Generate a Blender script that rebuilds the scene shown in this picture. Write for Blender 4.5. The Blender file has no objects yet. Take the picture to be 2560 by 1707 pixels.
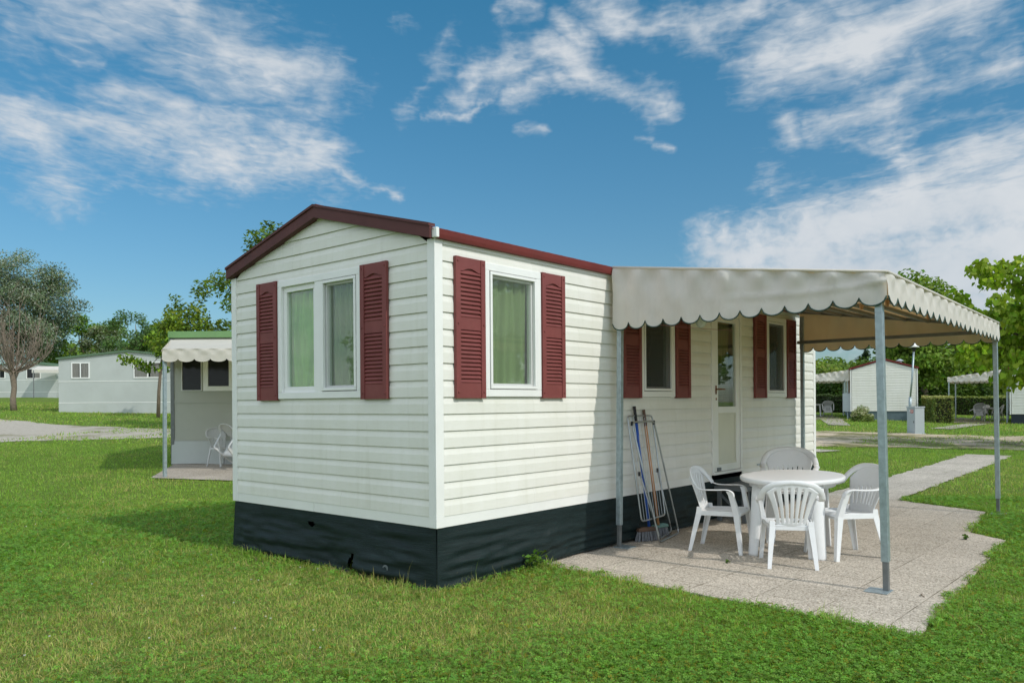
import bpy, math, random
import numpy as np
from mathutils import Vector, Matrix

R = math.radians
random.seed(7)
rng = np.random.default_rng(7)
SC = bpy.context.scene
COL = SC.collection

# ------------------------------------------------------------------ camera frame (world: x along the long wall, y along the gable)
YAW = R(40.67)
F2 = np.array([math.cos(YAW), math.sin(YAW)])
R2 = np.array([math.sin(YAW), -math.cos(YAW)])
CAM = np.array([-4.372, -4.552, 1.47])
SUN_EL, SUN_AZ = R(41.0), (0.03, -1.0)      # SUN_AZ: horizontal direction towards the sun


def zg(x, y):
    """height of the lawn: level round the home, rising away from it, more to the left"""
    x = np.asarray(x, float); y = np.asarray(y, float)
    dx, dy = x - CAM[0], y - CAM[1]
    s = dx * F2[0] + dy * F2[1]; r = dx * R2[0] + dy * R2[1]
    t = np.clip(s - 13.0, 0, 75)
    q = np.clip(r / np.maximum(s, 1e-3), -.6, .6)
    return (.0319 - .0342 * q) * t * t / (t + 6)


def Z(x, y): return float(zg(x, y))


def sr(s, r):
    p = CAM[:2] + F2 * s + R2 * r
    return float(p[0]), float(p[1])


# ------------------------------------------------------------------ value noise
_perm = np.random.default_rng(3).random((257, 257))


def vnoise(x, y):
    xi = np.floor(x).astype(int); yi = np.floor(y).astype(int)
    fx = x - xi; fy = y - yi
    fx = fx * fx * (3 - 2 * fx); fy = fy * fy * (3 - 2 * fy)
    a = _perm[xi % 256, yi % 256]; b = _perm[(xi + 1) % 256, yi % 256]
    c = _perm[xi % 256, (yi + 1) % 256]; d = _perm[(xi + 1) % 256, (yi + 1) % 256]
    return (a * (1 - fx) + b * fx) * (1 - fy) + (c * (1 - fx) + d * fx) * fy


def fbm(x, y, sc, o=3):
    v = 0; amp = .5; tot = 0
    for i in range(o):
        v = v + amp * vnoise(x * sc + 17.3 * i, y * sc + 5.1 * i); tot += amp
        amp *= .5; sc *= 2.03
    return v / tot


# ------------------------------------------------------------------ object helpers
def tag(o, label=None, cat=None, group=None, kind=None):
    if label: o['label'] = label
    if cat: o['category'] = cat
    if group: o['group'] = group
    if kind: o['kind'] = kind
    return o


def thing(name, label, cat, loc=(0, 0, 0), rz=0.0, group=None):
    o = bpy.data.objects.new(name, None)
    o.empty_display_size = .2
    COL.objects.link(o)
    o.location = loc; o.rotation_euler = (0, 0, rz)
    return tag(o, label, cat, group)


def link_mesh(name, me, mats, parent=None):
    for m in (mats if isinstance(mats, (list, tuple)) else [mats]):
        me.materials.append(m)
    o = bpy.data.objects.new(name, me)
    COL.objects.link(o)
    if parent is not None: o.parent = parent
    return o


def dup(root, loc, rz, label=None, group=None, rot=None, scale=None):
    r = root.copy(); COL.objects.link(r)
    r.location = loc; r.rotation_euler = rot if rot else (0, 0, rz)
    if scale: r.scale = (scale,) * 3
    if label: r['label'] = label
    if group: r['group'] = group
    for ch in list(root.children):
        c = ch.copy(); COL.objects.link(c); c.parent = r
        for g in ch.children:
            d = g.copy(); COL.objects.link(d); d.parent = c
    return r


class MB:
    def __init__(self): self.v = []; self.f = []; self.m = []

    def add(self, vs, fs, mi=0):
        b = len(self.v)
        self.v += [tuple(map(float, p)) for p in vs]
        self.f += [tuple(i + b for i in f) for f in fs]
        self.m += [mi] * len(fs)
        return self

    def box(self, x0, x1, y0, y1, z0, z1, mi=0):
        return self.add([(x0, y0, z0), (x1, y0, z0), (x1, y1, z0), (x0, y1, z0), (x0, y0, z1), (x1, y0, z1), (x1, y1, z1), (x0, y1, z1)],
                        [(0, 3, 2, 1), (4, 5, 6, 7), (0, 1, 5, 4), (1, 2, 6, 5), (2, 3, 7, 6), (3, 0, 4, 7)], mi)

    def fbox(self, fr, u0, u1, n0, n1, z0, z1, mi=0):
        """box in a wall frame fr = (origin, u, n)"""
        o, u, n = fr
        P = lambda a, b, z: (o[0] + u[0] * a + n[0] * b, o[1] + u[1] * a + n[1] * b, o[2] + z)
        return self.add([P(u0, n0, z0), P(u1, n0, z0), P(u1, n1, z0), P(u0, n1, z0), P(u0, n0, z1), P(u1, n0, z1), P(u1, n1, z1), P(u0, n1, z1)],
                        [(0, 3, 2, 1), (4, 5, 6, 7), (0, 1, 5, 4), (1, 2, 6, 5), (2, 3, 7, 6), (3, 0, 4, 7)], mi)

    def bar(self, p, q, w, h, up=(0, 0, 1), mi=0):
        """rectangular bar from p to q, w across, h along up"""
        p, q = Vector(p), Vector(q); d = (q - p).normalized(); up = Vector(up)
        a = d.cross(up)
        if a.length < 1e-4: a = d.cross(Vector((1, 0, 0)))
        a.normalize(); b = a.cross(d).normalized()
        vs = []
        for c in (p, q):
            for s, t in ((-1, -1), (1, -1), (1, 1), (-1, 1)): vs.append(c + a * (s * w / 2) + b * (t * h / 2))
        return self.add(vs, [(0, 3, 2, 1), (4, 5, 6, 7), (0, 1, 5, 4), (1, 2, 6, 5), (2, 3, 7, 6), (3, 0, 4, 7)], mi)

    def tube(self, path, r, n=8, closed=False, mi=0, cap=True):
        path = [Vector(p) for p in path]; N = len(path)
        rs = r if isinstance(r, (list, tuple)) else [r] * N
        vs = []; prev = None
        for i, p in enumerate(path):
            if closed: d = path[(i + 1) % N] - path[i - 1]
            else: d = path[min(i + 1, N - 1)] - path[max(i - 1, 0)]
            d.normalize()
            if prev is None:
                a = d.cross(Vector((0, 0, 1)))
                if a.length < .05: a = d.cross(Vector((0, 1, 0)))
            else: a = prev - d * prev.dot(d)
            a.normalize(); prev = a; b = d.cross(a)
            for k in range(n):
                t = 2 * math.pi * k / n
                vs.append(p + (a * math.cos(t) + b * math.sin(t)) * rs[i])
        fs = []
        for i in range(N if closed else N - 1):
            j = (i + 1) % N
            for k in range(n):
                k2 = (k + 1) % n
                fs.append((i * n + k, i * n + k2, j * n + k2, j * n + k))
        if cap and not closed:
            fs.append(tuple(range(n))[::-1]); fs.append(tuple((N - 1) * n + k for k in range(n)))
        return self.add(vs, fs, mi)

    def loft(self, rings, mi=0, cap=True):
        n = len(rings[0]); vs = [p for r in rings for p in r]; fs = []
        for i in range(len(rings) - 1):
            for k in range(n):
                k2 = (k + 1) % n
                fs.append((i * n + k, i * n + k2, (i + 1) * n + k2, (i + 1) * n + k))
        if cap:
            fs.append(tuple(range(n))[::-1]); fs.append(tuple((len(rings) - 1) * n + k for k in range(n)))
        return self.add(vs, fs, mi)

    def prism(self, pts, d, mi=0):
        """polygon pts (3d) extruded by vector d"""
        n = len(pts); d = Vector(d)
        vs = [Vector(p) for p in pts] + [Vector(p) + d for p in pts]
        fs = [tuple(range(n))[::-1], tuple(range(n, 2 * n))] + [(i, (i + 1) % n, n + (i + 1) % n, n + i) for i in range(n)]
        return self.add(vs, fs, mi)

    def grid(self, fn, nu, nv, mi=0, keep=None):
        vs = [fn(i / nu, j / nv) for j in range(nv + 1) for i in range(nu + 1)]
        fs = []
        for j in range(nv):
            for i in range(nu):
                if keep and not keep(i, j): continue
                a = j * (nu + 1) + i
                fs.append((a, a + 1, a + nu + 2, a + nu + 1))
        return self.add(vs, fs, mi)

    def build(self, name, mats, parent=None, smooth=False, bevel=0, solid=0, sub=0, offset=None, auto=None):
        me = bpy.data.meshes.new(name)
        v = self.v
        if offset is not None: v = [(a - offset[0], b - offset[1], c - offset[2]) for a, b, c in v]
        me.from_pydata(v, [], self.f)
        if any(self.m): me.polygons.foreach_set('material_index', self.m)
        if smooth: me.polygons.foreach_set('use_smooth', [True] * len(self.f))
        me.update()
        o = link_mesh(name, me, mats, parent)
        if solid:
            m = o.modifiers.new('thick', 'SOLIDIFY'); m.thickness = solid; m.offset = 0
        if sub:
            m = o.modifiers.new('smooth', 'SUBSURF'); m.levels = sub; m.render_levels = sub
        if bevel:
            m = o.modifiers.new('edge', 'BEVEL'); m.width = bevel; m.segments = 2; m.limit_method = 'ANGLE'; m.angle_limit = R(40)
        return o


def np_mesh(name, verts, faces_list, tint=None, smooth=False):
    """verts (n,3); faces_list: arrays (k,3) or (k,4)"""
    me = bpy.data.meshes.new(name)
    me.vertices.add(len(verts)); me.vertices.foreach_set('co', np.asarray(verts, np.float32).ravel())
    loops = np.concatenate([f.ravel() for f in faces_list]).astype(np.int32)
    tot = np.concatenate([np.full(len(f), f.shape[1], np.int32) for f in faces_list])
    start = np.concatenate([[0], np.cumsum(tot)[:-1]]).astype(np.int32)
    me.loops.add(len(loops)); me.loops.foreach_set('vertex_index', loops)
    me.polygons.add(len(tot)); me.polygons.foreach_set('loop_start', start)
    if smooth: me.polygons.foreach_set('use_smooth', np.ones(len(tot), bool))
    me.update(calc_edges=True)
    if tint is not None:
        a = me.color_attributes.new('tint', 'FLOAT_COLOR', 'POINT')
        c = np.ones((len(verts), 4), np.float32); c[:, :3] = tint
        a.data.foreach_set('color', c.ravel())
    return me


# ------------------------------------------------------------------ materials
class NT:
    def __init__(self, tree): self.t = tree; self.n = tree.nodes; self.l = tree.links

    def node(self, typ, **kw):
        nd = self.n.new(typ)
        for k, v in kw.items():
            if k == 'inp':
                for a, b in v.items():
                    if hasattr(b, 'is_output'): self.l.new(b, nd.inputs[a])
                    else: nd.inputs[a].default_value = b
            else: setattr(nd, k, v)
        return nd

    def math(self, op, a, b=0.0, c=0.0, clamp=False):
        nd = self.node('ShaderNodeMath', operation=op, use_clamp=clamp)
        for i, x in enumerate((a, b, c)):
            if hasattr(x, 'is_output'): self.l.new(x, nd.inputs[i])
            else: nd.inputs[i].default_value = x
        return nd.outputs[0]

    def vmath(self, op, a, b=(0, 0, 0), scale=None):
        nd = self.node('ShaderNodeVectorMath', operation=op)
        for i, x in enumerate((a, b)):
            if hasattr(x, 'is_output'): self.l.new(x, nd.inputs[i])
            else: nd.inputs[i].default_value = x
        if scale is not None:
            if hasattr(scale, 'is_output'): self.l.new(scale, nd.inputs['Scale'])
            else: nd.inputs['Scale'].default_value = scale
        return nd.outputs['Value'] if op in ('DOT_PRODUCT', 'LENGTH', 'DISTANCE') else nd.outputs['Vector']

    def mix(self, f, a, b, blend='MIX'):
        nd = self.node('ShaderNodeMix', data_type='RGBA', blend_type=blend)
        for k, x in ((0, f), (6, a), (7, b)):
            if hasattr(x, 'is_output'): self.l.new(x, nd.inputs[k])
            else: nd.inputs[k].default_value = x if k == 0 else (*x[:3], 1)
        return nd.outputs[2]

    def noise(self, scale, detail=3, rough=.55, vec=None, dist=0.0):
        nd = self.node('ShaderNodeTexNoise', inp={'Scale': scale, 'Detail': detail, 'Roughness': rough, 'Distortion': dist})
        if vec is not None: self.l.new(vec, nd.inputs['Vector'])
        return nd.outputs[0]

    def ramp(self, f, stops):
        nd = self.node('ShaderNodeValToRGB')
        e = nd.color_ramp.elements
        while len(e) < len(stops): e.new(.5)
        for el, (p, c) in zip(e, stops):
            el.position = p; el.color = (*c, 1) if len(c) == 3 else c
        self.l.new(f, nd.inputs[0])
        return nd.outputs[0]

    def bump(self, h, strength=.3, dist=.01):
        return self.node('ShaderNodeBump', inp={'Height': h, 'Strength': strength, 'Distance': dist}).outputs[0]


def newmat(name):
    m = bpy.data.materials.new(name); m.use_nodes = True
    t = NT(m.node_tree)
    return m, t, t.n['Principled BSDF']


def plain(name, col, rough=.5, metal=0.0, var=.12, scale=3.0, bump=0.0, bscale=60.0, dirt=None, dirt_amt=.35, spec=.5, stretch=None):
    """base colour with soft blotches, optional dirt and a fine bump"""
    m, t, b = newmat(name)
    tc = t.node('ShaderNodeTexCoord').outputs['Object']
    if stretch: tcs = t.vmath('MULTIPLY', tc, stretch)
    else: tcs = tc
    n = t.noise(scale, 4, .6, tcs)
    lo = [c * (1 - var) for c in col]; hi = [min(1, c * (1 + var)) for c in col]
    c = t.ramp(n, [(.3, lo), (.7, hi)])
    if dirt:
        d = t.noise(scale * .8 + 1.3, 6, .65, tcs)
        f = t.math('MULTIPLY', t.ramp(d, [(.5, (0, 0, 0)), (.75, (1, 1, 1))]), dirt_amt)
        c = t.mix(f, c, dirt)
    t.l.new(c, b.inputs['Base Color'])
    b.inputs['Roughness'].default_value = rough; b.inputs['Metallic'].default_value = metal
    b.inputs['Specular IOR Level'].default_value = spec
    if bump: t.l.new(t.bump(t.noise(bscale, 3, .6, tc), bump, .004), b.inputs['Normal'])
    return m


def leafmat(name, trans=.35, rough=.55, spec=.25):
    m, t, b = newmat(name)
    a = t.node('ShaderNodeVertexColor', layer_name='tint').outputs['Color']
    t.l.new(a, b.inputs['Base Color']); b.inputs['Roughness'].default_value = rough
    b.inputs['Specular IOR Level'].default_value = spec
    tr = t.node('ShaderNodeBsdfTranslucent')
    t.l.new(t.mix(1.0, a, (1.25, 1.25, .7), 'MULTIPLY'), tr.inputs['Color'])
    mx = t.node('ShaderNodeMixShader', inp={0: trans})
    t.l.new(b.outputs[0], mx.inputs[1]); t.l.new(tr.outputs[0], mx.inputs[2])
    t.l.new(mx.outputs[0], t.n['Material Output'].inputs[0])
    return m


def fabric(name, col, trans=.3, dirt=None):
    m, t, b = newmat(name)
    tc = t.node('ShaderNodeTexCoord').outputs['Object']
    n = t.noise(2.2, 5, .65, t.vmath('MULTIPLY', tc, (1, 1, .5)))
    c = t.ramp(n, [(.3, [x * .9 for x in col]), (.7, col)])
    if dirt:
        d = t.noise(1.4, 6, .7, t.vmath('MULTIPLY', tc, (1.6, 1.6, .7)))
        c = t.mix(t.math('MULTIPLY', t.ramp(d, [(.48, (0, 0, 0)), (.72, (1, 1, 1))]), .3), c, dirt)
    t.l.new(c, b.inputs['Base Color']); b.inputs['Roughness'].default_value = .7
    b.inputs['Specular IOR Level'].default_value = .2
    t.l.new(t.bump(t.noise(6, 4, .6, tc), .25, .02), b.inputs['Normal'])
    tr = t.node('ShaderNodeBsdfTranslucent'); t.l.new(t.mix(1.0, c, (1.0, .80, .56), 'MULTIPLY'), tr.inputs['Color'])
    mx = t.node('ShaderNodeMixShader', inp={0: trans})
    t.l.new(b.outputs[0], mx.inputs[1]); t.l.new(tr.outputs[0], mx.inputs[2])
    t.l.new(mx.outputs[0], t.n['Material Output'].inputs[0])
    return m


def glassmat(name, tint=(.9, .95, .93), refl=.12):
    m, t, b = newmat(name); t.n.remove(b)
    tp = t.node('ShaderNodeBsdfTransparent', inp={'Color': (*tint, 1)})
    gl = t.node('ShaderNodeBsdfGlossy', inp={'Color': (1, 1, 1, 1), 'Roughness': .02})
    fc = t.node('ShaderNodeLayerWeight', inp={'Blend': .5}).outputs['Facing']
    f = t.math('MULTIPLY_ADD', t.math('POWER', fc, 4.5), .95, .045 + refl * .1, clamp=True)
    mx = t.node('ShaderNodeMixShader'); t.l.new(f, mx.inputs[0])
    t.l.new(tp.outputs[0], mx.inputs[1]); t.l.new(gl.outputs[0], mx.inputs[2])
    t.l.new(mx.outputs[0], t.n['Material Output'].inputs[0])
    return m


def screenmat(name, col=(.10, .115, .115), cover=.5):
    m, t, b = newmat(name)
    b.inputs['Base Color'].default_value = (*col, 1); b.inputs['Roughness'].default_value = .7
    tp = t.node('ShaderNodeBsdfTransparent')
    mx = t.node('ShaderNodeMixShader', inp={0: cover})
    t.l.new(tp.outputs[0], mx.inputs[1]); t.l.new(b.outputs[0], mx.inputs[2])
    t.l.new(mx.outputs[0], t.n['Material Output'].inputs[0])
    return m


M = {}
# white vinyl siding: faint green algae streaks and grime near the lower edge of each board
def siding():
    m, t, b = newmat('white_vinyl')
    tc = t.node('ShaderNodeTexCoord').outputs['Object']
    st = t.noise(1.6, 5, .65, t.vmath('MULTIPLY', tc, (2.2, 2.2, .5)))
    c = t.ramp(st, [(.3, (.745, .735, .67)), (.7, (.80, .79, .745))])
    gr = t.noise(9, 5, .7, t.vmath('MULTIPLY', tc, (1, 1, 5)))
    c = t.mix(t.math('MULTIPLY', t.ramp(gr, [(.52, (0, 0, 0)), (.8, (1, 1, 1))]), .35), c, (.62, .61, .50))
    dr = t.noise(3.0, 4, .6, t.vmath('MULTIPLY', tc, (4, 4, .25)))
    c = t.mix(t.math('MULTIPLY', t.ramp(dr, [(.55, (0, 0, 0)), (.8, (1, 1, 1))]), .3), c, (.57, .56, .46))
    sx = t.node('ShaderNodeSeparateXYZ', inp={0: tc})
    uv = t.node('ShaderNodeCombineXYZ', inp={0: t.math('ADD', sx.outputs[0], sx.outputs[1]), 1: t.math('SUBTRACT', sx.outputs[2], .571), 2: 0.0}).outputs[0]
    br = t.node('ShaderNodeTexBrick', offset=.37, offset_frequency=3, inp={'Scale': 1.0, 'Mortar Size': .0011, 'Mortar Smooth': .3, 'Brick Width': 1.9, 'Row Height': .136, 'Color1': (1, 1, 1, 1), 'Color2': (.95, .955, .945, 1), 'Mortar': (.72, .72, .68, 1)})
    t.l.new(uv, br.inputs['Vector'])
    c = t.mix(1.0, c, br.outputs['Color'], 'MULTIPLY')
    t.l.new(c, b.inputs['Base Color']); b.inputs['Roughness'].default_value = .42
    b.inputs['Specular IOR Level'].default_value = .35
    t.l.new(t.bump(t.math('ADD', t.noise(40, 2, .5, t.vmath('MULTIPLY', tc, (.35, .35, 2))), t.math('MULTIPLY', t.noise(1.7, 2, .5, t.vmath('MULTIPLY', tc, (1, 1, 3))), 6.0)), .10, .004), b.inputs['Normal'])
    return m


M['siding'] = siding()
M['trim'] = plain('white_trim', (.81, .81, .785), .4, var=.04, scale=2, dirt=(.55, .55, .48), dirt_amt=.15)
M['pvc'] = plain('white_window_plastic', (.81, .81, .79), .3, var=.03, scale=3, dirt=(.6, .6, .55), dirt_amt=.1)
M['cream'] = plain('cream_door_panel', (.66, .655, .55), .4, var=.04, scale=3)
M['shutter'] = plain('dark_red_plastic', (.195, .053, .050), .55, spec=.3, var=.10, scale=5, dirt=(.24, .085, .08), dirt_amt=.3, bump=.15, bscale=120)
M['roof_red'] = plain('dark_red_sheet_metal', (.165, .034, .030), .65, spec=.2, var=.12, scale=2.5, dirt=(.09, .04, .035), dirt_amt=.35)
M['barge'] = plain('brown_red_board', (.105, .037, .035), .6, spec=.25, var=.1, scale=3, dirt=(.05, .02, .02), dirt_amt=.3)
M['galv'] = plain('galvanised_steel', (.36, .43, .46), .42, metal=.55, var=.18, scale=22, dirt=(.26, .30, .31), dirt_amt=.5)
M['galv_dark'] = plain('weathered_steel', (.17, .18, .18), .5, metal=.4, var=.15, scale=14)
M['alu'] = plain('thin_steel_tube', (.42, .44, .45), .32, metal=.8, var=.1, scale=10)
M['plastic'] = plain('white_garden_plastic', (.80, .81, .82), .38, var=.03, scale=6, dirt=(.62, .62, .58), dirt_amt=.22, spec=.45)
M['oldplastic'] = plain('grey_garden_plastic', (.55, .56, .56), .45, var=.06, scale=6, dirt=(.4, .4, .38), dirt_amt=.3)
M['greyplastic'] = plain('grey_step_plastic', (.13, .15, .16), .5, var=.1, scale=6)
M['canvas'] = fabric('awning_canvas', (.82, .81, .77), .32, dirt=(.50, .48, .42))
M['lining'] = fabric('beige_awning_lining', (.92, .84, .70), .48, dirt=(.72, .62, .48))
M['canvas_cream'] = fabric('cream_canvas', (.72, .69, .62), .25, dirt=(.52, .48, .40))
M['piping'] = plain('dark_green_piping', (.012, .055, .042), .6, var=.1)
M['blue'] = plain('blue_handle', (.018, .095, .45), .35, var=.1, scale=8)
M['wood'] = plain('orange_wood_handle', (.55, .27, .12), .5, var=.15, scale=14, stretch=(6, 6, 1))
M['black'] = plain('black_rubber', (.018, .018, .02), .6, var=.1)
M['bristle'] = plain('grey_bristles', (.22, .23, .25), .8, var=.35, scale=60, stretch=(3, 3, .2))
M['broomhead'] = plain('brown_broom_block', (.12, .07, .045), .6, var=.15, scale=12)
M['teal'] = plain('teal_plastic', (.12, .24, .21), .5)
M['brass'] = plain('bronze_handle', (.21, .085, .035), .35, metal=.6, var=.1)
M['glass'] = glassmat('window_glass', (.90, .95, .92), .10)
M['screen'] = screenmat('fly_screen', (.22, .235, .225), .22)
M['screen_dark'] = screenmat('dark_fly_screen', (.045, .05, .05), .62)
M['interior'] = plain('room_lining', (.30, .29, .24), .7, var=.08)
M['lamp_glass'] = plain('frosted_lamp_glass', (.62, .70, .66), .25, var=.05)


def curtainmat(name, col, trans=.45):
    m, t, b = newmat(name)
    tc = t.node('ShaderNodeTexCoord').outputs['Object']
    n = t.noise(7, 3, .6, t.vmath('MULTIPLY', tc, (3, 3, .3)))
    c = t.ramp(n, [(.3, [x * .8 for x in col]), (.7, col)])
    t.l.new(c, b.inputs['Base Color']); b.inputs['Roughness'].default_value = .85
    tr = t.node('ShaderNodeBsdfTranslucent'); t.l.new(c, tr.inputs['Color'])
    mx = t.node('ShaderNodeMixShader', inp={0: trans})
    t.l.new(b.outputs[0], mx.inputs[1]); t.l.new(tr.outputs[0], mx.inputs[2])
    t.l.new(mx.outputs[0], t.n['Material Output'].inputs[0])
    return m


M['curtain'] = curtainmat('green_curtain', (.58, .72, .32))
M['curtain_bright'] = curtainmat('bright_green_curtain', (.50, .85, .16))
M['curtain_grey'] = curtainmat('grey_curtain', (.42, .41, .38))
M['curtain_yellow'] = curtainmat('olive_curtain', (.34, .33, .10))


def netmat():
    m, t, b = newmat('dark_green_shade_net')
    tc = t.node('ShaderNodeTexCoord').outputs['Object']
    w = t.noise(1.2, 3, .5, tc)
    st = t.noise(20, 6, .75, t.vmath('MULTIPLY', tc, (.25, .25, 5)))
    c = t.ramp(st, [(.3, (.002, .007, .0075)), (.55, (.005, .015, .0155)), (.8, (.022, .046, .046))])  # pale streaks put the sheen of the folds into the colour
    fine = t.noise(420, 2, .6, tc)
    c = t.mix(t.math('MULTIPLY', t.ramp(fine, [(.5, (0, 0, 0)), (.72, (1, 1, 1))]), .3), c, (.04, .072, .07))
    t.l.new(c, b.inputs['Base Color']); b.inputs['Roughness'].default_value = .6
    b.inputs['Specular IOR Level'].default_value = .28
    t.l.new(t.bump(t.math('ADD', t.math('MULTIPLY', st, .8), t.math('MULTIPLY', fine, .15)), .5, .01), b.inputs['Normal'])
    return m


M['net'] = netmat()


def pavingmat(name, base=(.42, .375, .32), slab=.5, joint=.75, grass=.0, rot=.02):
    """exposed aggregate slabs: pebble speckle, thin dirty joints, per-slab tone"""
    m, t, b = newmat(name)
    tc = t.node('ShaderNodeTexCoord').outputs['Object']
    mp = t.node('ShaderNodeMapping', inp={'Rotation': (0, 0, rot)}); t.l.new(tc, mp.inputs[0]); v = mp.outputs[0]
    big = t.noise(.9, 4, .6, v)
    c = t.ramp(big, [(.3, [x * .86 for x in base]), (.7, [min(1, x * 1.1) for x in base])])
    vo = t.node('ShaderNodeTexVoronoi', inp={'Scale': 95.0}); t.l.new(v, vo.inputs['Vector'])
    sp = t.node('ShaderNodeSeparateColor'); t.l.new(vo.outputs['Color'], sp.inputs[0])
    peb = t.ramp(sp.outputs[0], [(0, (.42, .38, .34)), (.45, (.95, .93, .92)), (.8, (1.15, 1.12, 1.1)), (1, (1.45, 1.45, 1.45))])
    c = t.mix(.85, c, t.mix(1.0, c, peb, 'MULTIPLY'))
    br = t.node('ShaderNodeTexBrick', offset=0.0, inp={'Scale': 1.0, 'Mortar Size': .006, 'Mortar Smooth': .6, 'Bias': 0.0, 'Brick Width': slab, 'Row Height': slab,
                                         'Color1': (1, 1, 1, 1), 'Color2': (.88, .88, .87, 1), 'Mortar': (1, 1, 1, 1)})
    wv = t.vmath('ADD', v, t.vmath('SCALE', t.node('ShaderNodeTexNoise', inp={'Scale': 3.0}).outputs['Color'], scale=.012))
    t.l.new(wv, br.inputs['Vector'])
    c = t.mix(1.0, c, br.outputs['Color'], 'MULTIPLY')
    jn = t.ramp(t.noise(2.6, 3, .6, v), [(.35, (0, 0, 0)), (.6, (1, 1, 1))])
    jf = t.math('MULTIPLY', br.outputs['Fac'], t.math('ADD', t.math('MULTIPLY', jn, joint), .12), clamp=True)
    c = t.mix(jf, c, (.10, .085, .05))
    if grass:
        gn = t.ramp(t.noise(5.0, 4, .65, v), [(.60, (0, 0, 0)), (.68, (1, 1, 1))])
        c = t.mix(t.math('MULTIPLY', gn, grass), c, (.13, .17, .04))
    t.l.new(c, b.inputs['Base Color']); b.inputs['Roughness'].default_value = .85
    b.inputs['Specular IOR Level'].default_value = .25
    h = t.math('SUBTRACT', t.math('MULTIPLY', vo.outputs['Distance'], -.6), t.math('MULTIPLY', br.outputs['Fac'], 1.2))
    t.l.new(t.bump(h, .35, .006), b.inputs['Normal'])
    return m


M['patio'] = pavingmat('aggregate_slabs', (.51, .46, .39))
M['path'] = pavingmat('path_slabs', (.53, .485, .42), .5, .5, .5)
M['farslab'] = pavingmat('far_slabs', (.42, .38, .33), .6, .4)
M['shadeslab'] = pavingmat('shaded_slabs', (.24, .21, .18), .5, .4)  # slabs coloured dark to stand for shade under the far awnings


def gravelmat(name, cols, grass=0.0, gthr=.55):
    m, t, b = newmat(name)
    tc = t.node('ShaderNodeTexCoord').outputs['Object']
    n = t.noise(9, 6, .75, tc); f = t.noise(60, 3, .7, tc)
    c = t.ramp(t.math('ADD', t.math('MULTIPLY', n, .6), t.math('MULTIPLY', f, .4)), [(.3, cols[0]), (.5, cols[1]), (.7, cols[2])])
    if grass:
        g = t.noise(.55, 6, .7, t.vmath('MULTIPLY', tc, (1, 1, 1)))
        c = t.mix(t.math('MULTIPLY', t.ramp(g, [(gthr - .05, (0, 0, 0)), (gthr + .06, (1, 1, 1))]), grass), c, (.15, .15, .05))
    t.l.new(c, b.inputs['Base Color']); b.inputs['Roughness'].default_value = .95
    b.inputs['Specular IOR Level'].default_value = .15
    t.l.new(t.bump(f, .6, .02), b.inputs['Normal'])
    return m


M['gravel'] = gravelmat('pale_gravel', [(.30, .26, .20), (.44, .40, .34), (.58, .54, .48)], .55, .58)
M['track'] = gravelmat('sandy_track', [(.33, .24, .14), (.55, .45, .33), (.74, .66, .54)], .9, .50)


def groundmat():
    m, t, b = newmat('lawn_soil')
    tc = t.node('ShaderNodeTexCoord').outputs['Object']
    a = t.noise(.33, 5, .65, tc); f = t.noise(14, 5, .75, tc); g = t.noise(70, 3, .7, tc)
    c = t.ramp(f, [(.28, (.06, .095, .02)), (.5, (.145, .225, .04)), (.72, (.22, .30, .065))])
    dry = t.ramp(a, [(.5, (0, 0, 0)), (.68, (1, 1, 1))])
    c = t.mix(t.math('MULTIPLY', dry, .45), c, (.20, .18, .06))
    c = t.mix(t.math('MULTIPLY', t.ramp(g, [(.45, (0, 0, 0)), (.7, (1, 1, 1))]), .5), c, (.045, .075, .012))
    t.l.new(c, b.inputs['Base Color']); b.inputs['Roughness'].default_value = .95
    b.inputs['Specular IOR Level'].default_value = .1
    t.l.new(t.bump(t.math('ADD', f, t.math('MULTIPLY', g, .5)), .8, .05), b.inputs['Normal'])
    return m


M['ground'] = groundmat()
M['leaf'] = leafmat('tree_leaf', .38)
M['grass'] = leafmat('grass_blade', .42, .5, .3)
M['bark'] = plain('grey_brown_bark', (.16, .125, .09), .9, var=.35, scale=9, bump=.6, bscale=30, stretch=(3, 3, .6))
M['bark_pale'] = plain('pale_bare_bark', (.21, .165, .125), .9, var=.25, scale=9, bump=.4, bscale=30)
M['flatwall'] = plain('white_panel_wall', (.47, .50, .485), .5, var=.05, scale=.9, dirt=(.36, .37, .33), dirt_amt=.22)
M['shadewall'] = plain('shaded_cream_wall', (.40, .41, .355), .5, var=.05, scale=.9, dirt=(.33, .33, .28), dirt_amt=.25)  # cream darkened to match the wall shaded by its awning
M['roof_green'] = plain('green_roof_edge', (.14, .27, .10), .5, var=.1, scale=2, dirt=(.2, .26, .15), dirt_amt=.3)
M['roof_green_dull'] = plain('dull_green_roof_edge', (.10, .17, .10), .55, var=.1, scale=2)
M['darkglass'] = plain('dark_window_glass', (.012, .015, .015), .12, var=.2, spec=.25)
M['bluegreynet'] = plain('blue_grey_skirt', (.10, .145, .165), .6, var=.12, scale=4)
M['navynet'] = plain('navy_skirt', (.012, .022, .036), .6, var=.2, scale=8, stretch=(1, 1, 5))
M['cabinet'] = plain('grey_cabinet', (.42, .47, .50), .45, var=.05, scale=3, dirt=(.32, .35, .36), dirt_amt=.2)
M['red_sticker'] = plain('red_sticker', (.50, .035, .03), .4, var=.05)
M['white_ink'] = plain('white_print', (.75, .75, .73), .4, var=.02)
M['core'] = plain('hedge_twigs', (.030, .033, .014), .95, var=.3, scale=20)

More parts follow.
